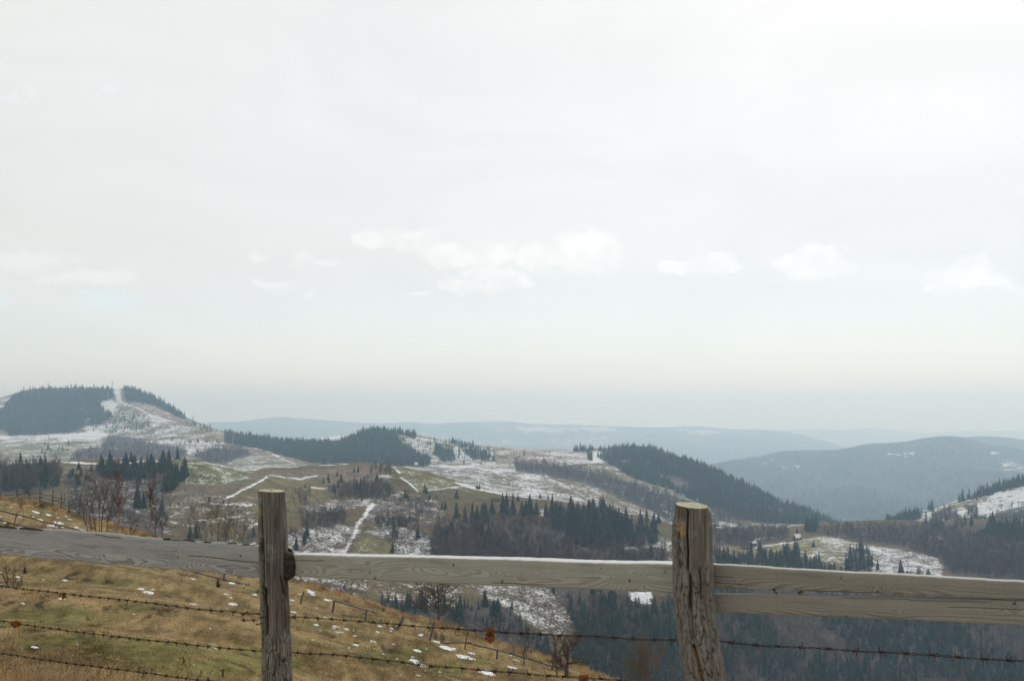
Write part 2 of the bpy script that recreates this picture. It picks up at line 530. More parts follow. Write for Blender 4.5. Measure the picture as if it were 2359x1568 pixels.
rblue = Loft([[(-900, 1240, 6900), (1300, 1150, 6900), (1560, 1086, 7050), (1630, 1068, 7050), (1700, 1055, 7125), (1750, 1050, 7200), (1800, 1037, 7200), (1850, 1035, 7275), (1930, 1038, 7350), (1990, 1026, 7350), (2060, 1022, 7350), (2100, 1017, 7350), (2140, 1008, 7350), (2180, 1003, 7350), (2220, 1005, 7350), (2260, 1017, 7275), (2300, 1028, 7200), (2359, 1033, 7200), (2600, 1020, 7050), (3300, 990, 6900)],
              [(-900, 1300, 6000), (1560, 1120, 6000), (1700, 1110, 6150), (1850, 1085, 6375), (2000, 1100, 6450), (2180, 1080, 6375), (2359, 1090, 6150), (3300, 1060, 6000)],
              [(-900, 1360, 5100), (1560, 1160, 5250), (1800, 1170, 5250), (2000, 1180, 5400), (2200, 1160, 5250), (2359, 1150, 5250), (3300, 1130, 5100)],
              [(-900, 1400, 4350), (1800, 1230, 4500), (3300, 1230, 4350)]], 110, 900, 6)
rspur = Loft([[(1300, 1330, 5400), (1600, 1225, 5400), (1700, 1180, 5400), (1800, 1150, 5500), (1880, 1128, 5600), (1950, 1116, 5700), (2020, 1118, 5700), (2120, 1136, 5600), (2230, 1128, 5600), (2359, 1112, 5600), (3300, 1060, 5600)],
             [(1300, 1350, 5000), (1700, 1205, 5000), (1900, 1160, 5050), (2100, 1166, 5050), (2359, 1150, 5000), (3300, 1110, 5000)], [(1300, 1400, 4500), (1800, 1250, 4500), (3300, 1200, 4500)]], 60, 500, 26, xr=(1300, 3300))
rback = Loft([[(1500, 1100, 9100), (2100, 1035, 9100), (2230, 1007, 9100), (2270, 1005, 9100), (2310, 1007, 9100), (2359, 1013, 9100), (2700, 1010, 9100), (3300, 1000, 9100)],
              [(1500, 1140, 8119), (3300, 1060, 8119)], [(1500, 1180, 7279), (3300, 1120, 7279)]], 40, 700, 8, xr=(1500, 3300))
cr = Loft([[(-900, 965, 4200), (-200, 935, 4000), (0, 916, 3900), (20, 911, 3900), (40, 904, 3900), (80, 895, 3900), (200, 893, 3900), (258, 895, 3900), (272, 895, 3900), (300, 895, 3880), (330, 903, 3850), (370, 924, 3800), (420, 956, 3700), (450, 970, 3600), (500, 990, 3300), (600, 1004, 3100), (700, 1012, 3000), (780, 1004, 3000), (830, 992, 2950), (870, 985, 2900), (910, 991, 2850), (960, 1002, 2850), (1000, 1009, 2850), (1080, 1024, 2850), (1140, 1028, 2850), (1250, 1035, 2850), (1330, 1034, 2750), (1400, 1032, 2700), (1480, 1027, 2650), (1560, 1046, 2600), (1640, 1074, 2550), (1720, 1112, 2500), (1800, 1153, 2450), (1880, 1182, 2400), (1950, 1212, 2350), (2100, 1270, 2300), (2359, 1400, 2200), (3300, 1500, 2200)],
           [(-900, 1010, 3500), (0, 1000, 3350), (150, 996, 3350), (300, 1000, 3250), (400, 1018, 3000), (500, 1040, 2700), (640, 1054, 2500), (800, 1058, 2500), (900, 1052, 2450), (1000, 1058, 2400), (1150, 1060, 2300), (1300, 1076, 2200), (1450, 1106, 2100), (1600, 1146, 2050), (1750, 1190, 2000), (1900, 1232, 2000), (2359, 1450, 1900), (3300, 1550, 1900)],
           [(-900, 1060, 2400), (0, 1060, 2300), (300, 1062, 2200), (500, 1080, 2000), (720, 1085, 1900), (900, 1090, 1900), (1100, 1120, 1800), (1300, 1160, 1750), (1500, 1200, 1750), (1650, 1230, 1800), (1900, 1300, 1800), (2359, 1500, 1700), (3300, 1600, 1700)],
           [(-900, 1160, 1700), (0, 1150, 1650), (700, 1150, 1550), (1100, 1200, 1500), (1500, 1280, 1500), (1900, 1400, 1500), (2359, 1600, 1500), (3300, 1700, 1500)]], 9, 160, 11)
gr = Loft([[(1700, 1300, 1850), (1950, 1240, 1880), (2000, 1222, 1900), (2050, 1200, 1950), (2110, 1180, 1980), (2150, 1172, 2000), (2200, 1154, 2200), (2260, 1132, 2300), (2359, 1100, 2400), (2700, 1020, 2500), (3300, 950, 2600)],
           [(1700, 1310, 1800), (2000, 1228, 1850), (2050, 1208, 1880), (2120, 1178, 1900), (2180, 1166, 1900), (2250, 1150, 1900), (2359, 1118, 1900), (3300, 1000, 2000)],
           [(1700, 1330, 1750), (2000, 1242, 1800), (2150, 1210, 1780), (2359, 1175, 1750), (3300, 1120, 1750)],
           [(1700, 1360, 1650), (2000, 1290, 1650), (2359, 1260, 1600), (3300, 1240, 1600)]], 6, 120, 14, xr=(1700, 3300))
er = Loft([[(-900, 1110, 1100), (-600, 1090, 1100), (0, 1071, 1100), (150, 1064, 1100), (260, 1060, 1120), (380, 1062, 1100), (400, 1059, 1060), (430, 1058, 1050), (490, 1068, 1050), (560, 1082, 1080), (640, 1077, 1150), (720, 1073, 1200), (800, 1069, 1250), (850, 1067, 1250), (900, 1070, 1250), (980, 1086, 1250), (1060, 1110, 1220), (1120, 1130, 1200), (1200, 1144, 1200), (1300, 1154, 1200), (1400, 1170, 1200), (1480, 1188, 1200), (1540, 1207, 1250), (1600, 1214, 1350), (1660, 1213, 1450), (1750, 1213, 1500), (1820, 1215, 1500), (1870, 1209, 1500), (1950, 1201, 1500), (2050, 1196, 1550), (2150, 1202, 1500), (2250, 1196, 1450), (2359, 1196, 1400), (3300, 1210, 1400)],
           [(-900, 1150, 900), (0, 1128, 900), (150, 1112, 920), (280, 1120, 900), (400, 1160, 880), (600, 1150, 920), (800, 1170, 1000), (1000, 1185, 1000), (1300, 1228, 1000), (1540, 1262, 1050), (1700, 1256, 1250), (1850, 1242, 1320), (2050, 1252, 1320), (2359, 1285, 1150), (3300, 1300, 1100)],
           [(-900, 1280, 700), (0, 1250, 700), (300, 1250, 700), (400, 1280, 700), (800, 1320, 750), (1100, 1345, 780), (1300, 1355, 800), (1540, 1370, 850), (1700, 1345, 1000), (2000, 1345, 1080), (2200, 1370, 1030), (2359, 1410, 950), (3300, 1450, 900)],
           [(-900, 1500, 560), (0, 1480, 550), (400, 1480, 550), (1000, 1470, 620), (1300, 1510, 700), (1540, 1550, 760), (1800, 1560, 850), (2359, 1600, 800), (3300, 1650, 800)],
           [(-900, 1800, 470), (400, 1800, 450), (1000, 1720, 520), (1540, 1760, 640), (1900, 1780, 700), (3300, 1850, 650)]], 11, 115, 17)
fr = Loft([[(-900, 1060, 150), (-400, 1095, 140), (0, 1143, 128), (50, 1151, 126), (100, 1160, 124), (150, 1174, 122), (187, 1189, 120), (250, 1205, 117), (312, 1222, 115), (362, 1237, 112), (400, 1249, 110), (500, 1282, 107), (600, 1311, 104), (676, 1333, 102), (757, 1358, 100), (848, 1386, 98), (908, 1409, 96), (978, 1425, 94), (1029, 1440, 92), (1071, 1453, 90), (1120, 1471, 88), (1180, 1492, 85), (1259, 1512, 80), (1340, 1538, 76), (1420, 1567, 71), (1600, 1650, 60), (1900, 1800, 48), (2359, 2000, 38), (3300, 2300, 30)],
           [(-900, 1120, 100), (0, 1205, 92), (200, 1245, 90), (400, 1300, 82), (676, 1375, 76), (908, 1435, 72), (1071, 1480, 70), (1259, 1535, 66), (1420, 1590, 60), (1600, 1680, 50), (1900, 1840, 40), (2359, 2050, 30), (3300, 2400, 22)],
           [(-900, 1220, 50), (0, 1300, 50), (200, 1325, 50), (400, 1360, 48), (676, 1430, 46), (908, 1490, 45), (1071, 1530, 44), (1259, 1590, 40), (1420, 1650, 36), (1600, 1740, 30), (1900, 1900, 25), (2359, 2130, 20), (3300, 2450, 16)],
           [(-900, 1330, 22), (0, 1410, 23), (200, 1425, 23), (400, 1455, 22), (676, 1520, 22), (908, 1600, 22), (1071, 1650, 22), (1420, 1790, 19), (1900, 2020, 14), (2359, 2250, 11), (3300, 2500, 10)],
           [(-900, 1480, 9.5), (0, 1515, 10), (400, 1545, 10), (676, 1640, 10.5), (1071, 1860, 10), (1420, 2000, 9), (1900, 2300, 7), (2359, 2500, 6.2), (3300, 2700, 5.5)],
           [(-900, 1640, 6.4), (0, 1640, 6.6), (400, 1720, 6), (676, 1880, 5.3), (1071, 2140, 4.5), (1420, 2390, 4.0), (1900, 2600, 3.6), (2359, 2800, 3.4), (3300, 3000, 3.2)],
           [(-900, 2900, 2.4), (676, 3000, 2.3), (2359, 3100, 2.2), (3300, 3100, 2.2)],
           [(-900, 9000, .55), (3300, 9000, .55)]], .14, 9, 19, back=((1.12, .016), (1.5, .10), (2.5, .42)))

# ------------------------------------------------------------------ woods (base areas of the trees)
C_SPRUCE = [
    ('peak', [(-400, 985), (-200, 965), (0, 945), (30, 914), (50, 906), (80, 897), (170, 896), (258, 897), (262, 918), (222, 923), (240, 949), (262, 959), (232, 976), (195, 983), (162, 997), (100, 1002), (20, 1003), (10, 990), (-200, 1000)], 2800, 14, 22),
    ('peak', [(284, 896), (292, 924), (350, 930), (380, 946), (425, 966), (427, 959), (400, 944), (350, 913), (310, 897)], 420, 15, 22),
    ('ridge', [(518, 996), (593, 1008), (673, 1015), (728, 1018), (780, 1018), (830, 996), (868, 988), (908, 995), (923, 1021), (943, 1036), (988, 1061), (990, 1074), (793, 1071), (715, 1066), (638, 1046), (580, 1031), (530, 1023), (518, 1018)], 3000, 11, 18),
    ('ridge', [(905, 990), (960, 1003), (955, 1009), (915, 1000)], 60, 12, 18),
    ('ridge', [(1033, 1014), (1093, 1027), (1090, 1034), (1035, 1022)], 50, 10, 16),
    ('ridge', [(1003, 1026), (1040, 1036), (1048, 1060), (1020, 1064), (1000, 1045)], 90, 12, 18),
    ('ridge', [(1060, 1030), (1120, 1040), (1128, 1060), (1090, 1060)], 70, 10, 16),
    ('right', [(1319, 1036), (1387, 1034), (1387, 1039), (1319, 1040)], 34, 12, 18),
    ('right', [(1352, 1038), (1358, 1038), (1364, 1060), (1357, 1060)], 34, 12, 16),
    ('right', [(1386, 1036), (1437, 1029), (1506, 1033), (1544, 1046), (1627, 1074), (1700, 1108), (1800, 1156), (1880, 1184), (1940, 1212), (1760, 1204), (1650, 1180), (1550, 1130), (1512, 1117), (1477, 1108), (1447, 1096), (1412, 1073), (1377, 1053)], 4600, 10, 16),
    ('scatter', [(923, 1010), (1000, 1005), (1140, 1035), (1140, 1070), (1000, 1068), (940, 1035)], 110, 8, 15),
    ('scatter', [(230, 965), (330, 955), (350, 985), (280, 1000), (210, 992)], 150, 8, 13),
    ('scatter', [(330, 1010), (500, 1015), (520, 1030), (440, 1030)], 36, 8, 14),
    ('scatter', [(425, 962), (500, 988), (498, 1004), (430, 980)], 40, 9, 15),
    ('scatter', [(80, 1020), (170, 1025), (170, 1050), (90, 1052)], 14, 9, 15),
    ('scatter', [(1150, 1034), (1300, 1040), (1290, 1066), (1180, 1062)], 14, 8, 13),
]
C_BARE = [
    ('band', [(250, 1004), (290, 1006), (350, 1019), (425, 1034), (435, 1049), (412, 1056), (225, 1066), (155, 1062), (180, 1040), (230, 1032)], 620, 9, 15),
    ('band', [(440, 1049), (482, 1036), (562, 1033), (580, 1046), (510, 1071), (470, 1066)], 300, 9, 15),
    ('band', [(1180, 1064), (1287, 1072), (1387, 1093), (1437, 1111), (1537, 1141), (1640, 1185), (1700, 1206), (1560, 1186), (1462, 1161), (1412, 1141), (1362, 1116), (1262, 1096), (1192, 1086)], 900, 9, 16),
    ('band', [(1480, 1165), (1640, 1195), (1660, 1215), (1540, 1200)], 160, 9, 14),
    ('band', [(1620, 1150), (1760, 1170), (1900, 1205), (1760, 1206), (1650, 1190)], 300, 9, 14),
    ('thin', [(900, 1080), (1300, 1110), (1420, 1165), (1100, 1110)], 60, 4, 8),
    ('thin', [(30, 1000), (160, 1005), (160, 1020), (40, 1025)], 70, 4, 8),
]
E_SPRUCE = [
    ('wood', [(1262, 1182), (1312, 1166), (1366, 1166), (1412, 1182), (1474, 1216), (1519, 1236), (1512, 1252), (1430, 1262), (1360, 1266), (1306, 1256), (1274, 1216)], 230, 10, 19),
    ('left_wood', [(-120, 1075), (0, 1075), (60, 1070), (140, 1070), (142, 1090), (140, 1118), (100, 1132), (0, 1142), (-420, 1150), (-420, 1085)], 300, 9, 16),
    ('hollow', [(205, 1085), (260, 1068), (330, 1066), (398, 1068), (402, 1080), (375, 1098), (300, 1106), (250, 1100), (215, 1096)], 95, 8, 16),
    ('hollow', [(378, 1134), (385, 1115), (405, 1098), (428, 1088), (434, 1096), (415, 1112), (395, 1134)], 26, 12, 18),
    ('hollow', [(150, 1090), (200, 1095), (200, 1120), (150, 1118)], 16, 6, 10),
    ('valley', [(868, 1385), (969, 1380), (1000, 1400), (1100, 1390), (1180, 1400), (1205, 1440), (1270, 1480), (1300, 1530), (1180, 1500), (1050, 1470), (960, 1440), (880, 1410)], 300, 5.5, 10),
    ('valley', [(1086, 1380), (1150, 1385), (1165, 1420), (1110, 1425)], 30, 9, 13),
    ('valley', [(1258, 1350), (1300, 1345), (1440, 1350), (1450, 1395), (1500, 1400), (1560, 1380), (1600, 1480), (1600, 1640), (1300, 1640), (1330, 1450), (1300, 1400)], 900, 6.5, 12),
    ('slope', [(1620, 1345), (1760, 1335), (2000, 1335), (2150, 1335), (2359, 1390), (2700, 1430), (3250, 1440), (3250, 1680), (1600, 1680)], 7600, 6, 12),
    ('slope', [(2190, 1335), (2359, 1350), (2700, 1390), (2700, 1440), (2359, 1400), (2180, 1350)], 150, 8, 13),
    ('farwood', [(2130, 1206), (2359, 1206), (3200, 1216), (3200, 1262), (2359, 1258), (2260, 1244), (2150, 1228)], 900, 11, 19),
    ('farwood', [(1855, 1215), (1880, 1212), (1886, 1226), (1862, 1228)], 14, 14, 19),
    ('meadow', [(1640, 1275), (1750, 1285), (1800, 1285), (1910, 1310), (1960, 1322), (1900, 1335), (1640, 1330)], 150, 10, 16),
    ('meadow', [(1800, 1272), (1832, 1265), (1850, 1290), (1890, 1295), (1880, 1310), (1810, 1300)], 34, 13, 18),
    ('meadow', [(1942, 1302), (1962, 1272), (1985, 1258), (2010, 1282), (2008, 1318), (1970, 1322)], 42, 9, 15),
    ('meadow', [(2060, 1318), (2160, 1326), (2170, 1335), (2060, 1332)], 14, 8, 13),
    ('meadow', [(1400, 1270), (1520, 1272), (1540, 1330), (1400, 1330)], 60, 7, 13),
]
E_SPRUCE += [('wood', [(1000, 1225), (1080, 1205), (1270, 1215), (1430, 1270), (1530, 1270), (1530, 1290), (1200, 1290), (1000, 1275)], 45, 7, 14), ('grove', [(800, 1115), (895, 1112), (905, 1140), (825, 1152)], 9, 7, 11)]
E_BARE = [
    ('birchwood', [(1000, 1215), (1080, 1200), (1180, 1198), (1262, 1212), (1300, 1250), (1430, 1264), (1530, 1262), (1545, 1300), (1450, 1340), (1200, 1335), (1000, 1310), (990, 1270)], 520, 9, 15),
    ('grove', [(773, 1141), (800, 1121), (893, 1112), (910, 1141), (870, 1152), (818, 1157), (768, 1147)], 120, 7, 12),
    ('grove', [(851, 1078), (903, 1076), (903, 1096), (851, 1098)], 34, 6, 10),
    ('grove', [(703, 1192), (793, 1180), (798, 1209), (743, 1222), (708, 1221)], 90, 5, 9),
    ('grove', [(863, 1200), (963, 1195), (963, 1216), (868, 1217)], 60, 5, 8),
    ('grove', [(898, 1220), (918, 1222), (918, 1250), (898, 1250)], 18, 6, 10),
    ('grove', [(670, 1140), (700, 1130), (720, 1150), (700, 1165), (670, 1160)], 18, 6, 10),
    ('left_wood', [(0, 1080), (140, 1080), (140, 1120), (0, 1140)], 90, 11, 16),
    ('gully', [(150, 1110), (230, 1095), (300, 1110), (370, 1115), (380, 1150), (400, 1240), (360, 1240), (170, 1200), (150, 1150)], 260, 4, 8.5),
    ('gully', [(430, 1200), (560, 1215), (590, 1260), (480, 1260)], 30, 5, 9),
    ('farbare', [(1640, 1222), (1720, 1222), (1810, 1224), (1820, 1240), (1740, 1258), (1645, 1255)], 190, 10, 15),
    ('farbare', [(1880, 1222), (1960, 1214), (2060, 1212), (2150, 1214), (2260, 1245), (2359, 1262), (3200, 1275), (3200, 1400), (2359, 1340), (2190, 1322), (2170, 1290), (2060, 1255), (1985, 1248), (1900, 1232)], 4300, 8, 14),
    ('valleybare', [(970, 1410), (1190, 1430), (1260, 1475), (1200, 1490), (1000, 1450)], 130, 4, 8),
    ('valleybare', [(1330, 1390), (1450, 1380), (1580, 1420), (1580, 1600), (1380, 1560)], 420, 5, 9),
    ('valleybare', [(1640, 1350), (2359, 1390), (2600, 1440), (3250, 1440), (3250, 1660), (1640, 1660)], 4000, 6, 10),
    ('bush', [(663, 1221), (768, 1211), (830, 1216), (793, 1269), (665, 1269)], 60, 2, 5),
    ('bush', [(690, 1180), (793, 1172), (805, 1212), (743, 1224), (700, 1224)], 70, 4, 8), ('bush', [(860, 1195), (965, 1190), (968, 1220), (868, 1222)], 60, 4, 7), ('bush', [(760, 1120), (900, 1110), (912, 1150), (830, 1160), (765, 1150)], 50, 3, 7), ('bush', [(640, 1130), (760, 1120), (780, 1170), (660, 1190)], 26, 2, 5), ('bush', [(880, 1150), (1010, 1140), (1020, 1200), (890, 1195)], 110, 2, 6),
    ('bush', [(860, 1217), (993, 1236), (993, 1276), (910, 1276), (873, 1236)], 50, 2, 5),
    ('bush', [(930, 1130), (1000, 1140), (990, 1190), (900, 1185)], 46, 2, 6),
    ('bush', [(690, 1340), (860, 1350), (850, 1385), (760, 1365)], 24, 3, 7),
    ('bush', [(390, 1130), (590, 1140), (590, 1210), (400, 1220)], 26, 2, 5),
    ('bush', [(1190, 1360), (1300, 1400), (1310, 1440), (1220, 1420)], 30, 2, 5),
]
G_SPRUCE = [
    ('edge', [(2000, 1226), (2050, 1205), (2110, 1183), (2125, 1182), (2118, 1194), (2040, 1220)], 130, 13, 19),
    ('edge', [(2140, 1172), (2150, 1172), (2150, 1176), (2140, 1176)], 4, 14, 18),
    ('edge', [(2195, 1160), (2260, 1136), (2359, 1104), (2800, 1000), (2800, 1060), (2359, 1118), (2250, 1150)], 1500, 12, 19),
    ('edge', [(2220, 1165), (2250, 1160), (2255, 1195), (2235, 1195)], 7, 13, 18),
    ('edge', [(2140, 1200), (2359, 1190), (2600, 1180), (2600, 1240), (2140, 1240)], 420, 9, 15),
]
G_BARE = [
    ('edge', [(2145, 1182), (2190, 1172), (2215, 1192), (2150, 1200)], 70, 9, 13),
    ('edge', [(2290, 1180), (2359, 1165), (2600, 1150), (2600, 1190), (2300, 1196)], 110, 9, 14),
    ('edge', [(2000, 1240), (2140, 1205), (2359, 1200), (2359, 1240), (2000, 1260)], 120, 9, 13),
]


def floors(*lists):
    return [(r[1], FLOOR) for l in lists for r in l if r[0] not in ('scatter', 'bush', 'thin', 'grove', 'gully')]


hm = hill_mat('hill_cover', .38, .6, (.70, .72, .74))
hm2 = hill_mat('upland_cover', .085, .4)
hm3 = hill_mat('mountain_cover', .008, .3)

p_far = painter((.06, .065, .06), (.075, .075, .065), [([(1100, 982), (1420, 984), (1400, 996), (1150, 992)], .5, None, 8), ([(660, 975), (720, 978), (700, 986)], .4, None, 6), ([(1560, 988), (1680, 990), (1640, 1000), (1570, 998)], .4, None, 8), ([(1300, 1004), (1400, 1004), (1390, 1020), (1310, 1020)], .35, None, 8)], [], .08)
p_blue = painter((.07, .068, .06), (.10, .085, .07), [([(1745, 1060), (1790, 1052), (1800, 1062), (1750, 1075)], .36, None, 8), ([(2040, 1044), (2105, 1044), (2105, 1050), (2040, 1050)], .52, None, 5), ([(2283, 1040), (2305, 1040), (2305, 1046), (2283, 1046)], .85, None, 3), ([(2310, 1060), (2420, 1050), (2420, 1085), (2310, 1080)], .34, None, 10), ([(1800, 1066), (1850, 1070), (1840, 1085), (1790, 1080)], .3, None, 8)], [], .0)
W = 1.0
p_c = painter(TAN, (.15, .135, .075), [
    ([(900, 1060), (1300, 1085), (1560, 1170), (1660, 1210), (1500, 1210), (1200, 1160), (980, 1110)], .50, None, 10),
    ([(980, 1075), (1180, 1075), (1200, 1092), (1100, 1100), (1000, 1092)], .66, (.19, .15, .12), 8),
    ([(1050, 1105), (1220, 1110), (1330, 1150), (1180, 1140)], .62, None, 10),
    ([(-400, 920), (28, 912), (25, 935), (5, 950), (-400, 960)], .66, None, 5),
    ([(225, 925), (262, 920), (275, 950), (250, 962), (236, 948)], .80, None, 5),
    ([(250, 950), (340, 950), (430, 978), (440, 1000), (330, 1012), (230, 1002), (190, 988)], .64, None, 8),
    ([(-400, 1000), (20, 1003), (160, 999), (235, 985), (255, 1005), (180, 1024), (60, 1024), (-400, 1024)], .82, None, 6),
    ([(-400, 1020), (250, 1012), (240, 1050), (150, 1064), (-400, 1062)], .46, (.16, .15, .08), 8),
    ([(320, 1008), (500, 1012), (520, 1032), (440, 1046), (350, 1022)], .72, None, 6),
    ([(292, 925), (400, 952), (432, 976), (330, 962)], .30, (.22, .155, .12), 5),
    ([(440, 978), (520, 1006), (530, 1028), (480, 1005)], .2, (.23, .18, .10), 5),
    ([(510, 1072), (580, 1046), (640, 1048), (720, 1072), (640, 1082), (540, 1082)], .52, None, 6),
    ([(580, 1032), (640, 1046), (715, 1068), (690, 1072), (620, 1050)], .2, (.22, .165, .09), 4),
    ([(923, 1008), (1000, 1003), (1140, 1033), (1140, 1070), (1000, 1070), (940, 1035)], .72, None, 6),
    ([(955, 996), (1000, 1002), (1024, 1010), (1000, 1012), (965, 1003)], .1, (.21, .165, .095), 3),
    ([(775, 1000), (830, 990), (828, 1010), (785, 1016)], .85, None, 3),
    ([(733, 1000), (783, 1000), (783, 1013), (735, 1012)], .85, None, 3),
    ([(1140, 1028), (1330, 1032), (1362, 1060), (1290, 1068), (1180, 1062)], .42, (.24, .185, .15), 6),
    ([(1250, 1040), (1345, 1036), (1360, 1062), (1300, 1068), (1240, 1062)], .62, None, 8),
    ([(1364, 1034), (1388, 1036), (1412, 1066), (1366, 1066)], .85, None, 3),
    ([(1290, 1069), (1390, 1075), (1435, 1096), (1385, 1100), (1320, 1086)], .25, (.12, .115, .05), 5),
    ([(1554, 1064), (1590, 1064), (1622, 1082), (1620, 1094), (1560, 1080)], .78, None, 4),
    ([(1691, 1175), (1766, 1190), (1766, 1206), (1720, 1200)], .6, None, 5),
    ([(1477, 1100), (1580, 1130), (1570, 1150), (1500, 1124)], .42, None, 8)],
    [([(270, 897), (272, 910), (275, 925)], 15, 1., None), ([(275, 925), (292, 932), (320, 942), (350, 958), (400, 972)], 3.5, .95, None), ([(560, 1031), (590, 1032), (625, 1042), (645, 1054), (680, 1068)], 4, .9, None),
     ([(980, 1072), (1080, 1074), (1140, 1086), (1165, 1106)], 4, .9, None), ([(1255, 1088), (1262, 1102), (1300, 1118), (1350, 1130)], 4, .85, None), ([(1100, 1112), (1200, 1125), (1320, 1140)], 4, .8, None), ([(1290, 1070), (1350, 1066), (1400, 1068)], 3, .9, None),
     ([(310, 1006), (400, 1007), (430, 1012)], 2, None, (.1, .09, .07)), ([(1470, 1105), (1550, 1150), (1650, 1196)], 3, .7, None), ([(1530, 1178), (1600, 1196), (1660, 1210)], 6, .8, None)],
    .26, floors(C_SPRUCE, C_BARE), .68)
p_g = painter(TAN, OLIVE, [([(2118, 1178), (2180, 1164), (2359, 1114), (2700, 1020), (2700, 1180), (2359, 1176), (2250, 1196), (2180, 1190)], .74, None, 6), ([(2180, 1168), (2240, 1152), (2230, 1172)], .4, (.2, .18, .1), 6)], [([(2118, 1180), (2180, 1165), (2260, 1146), (2359, 1116)], 3, .9, None), ([(2320, 1108), (2359, 1096)], 4, .9, None)], .45, floors(G_SPRUCE, G_BARE))
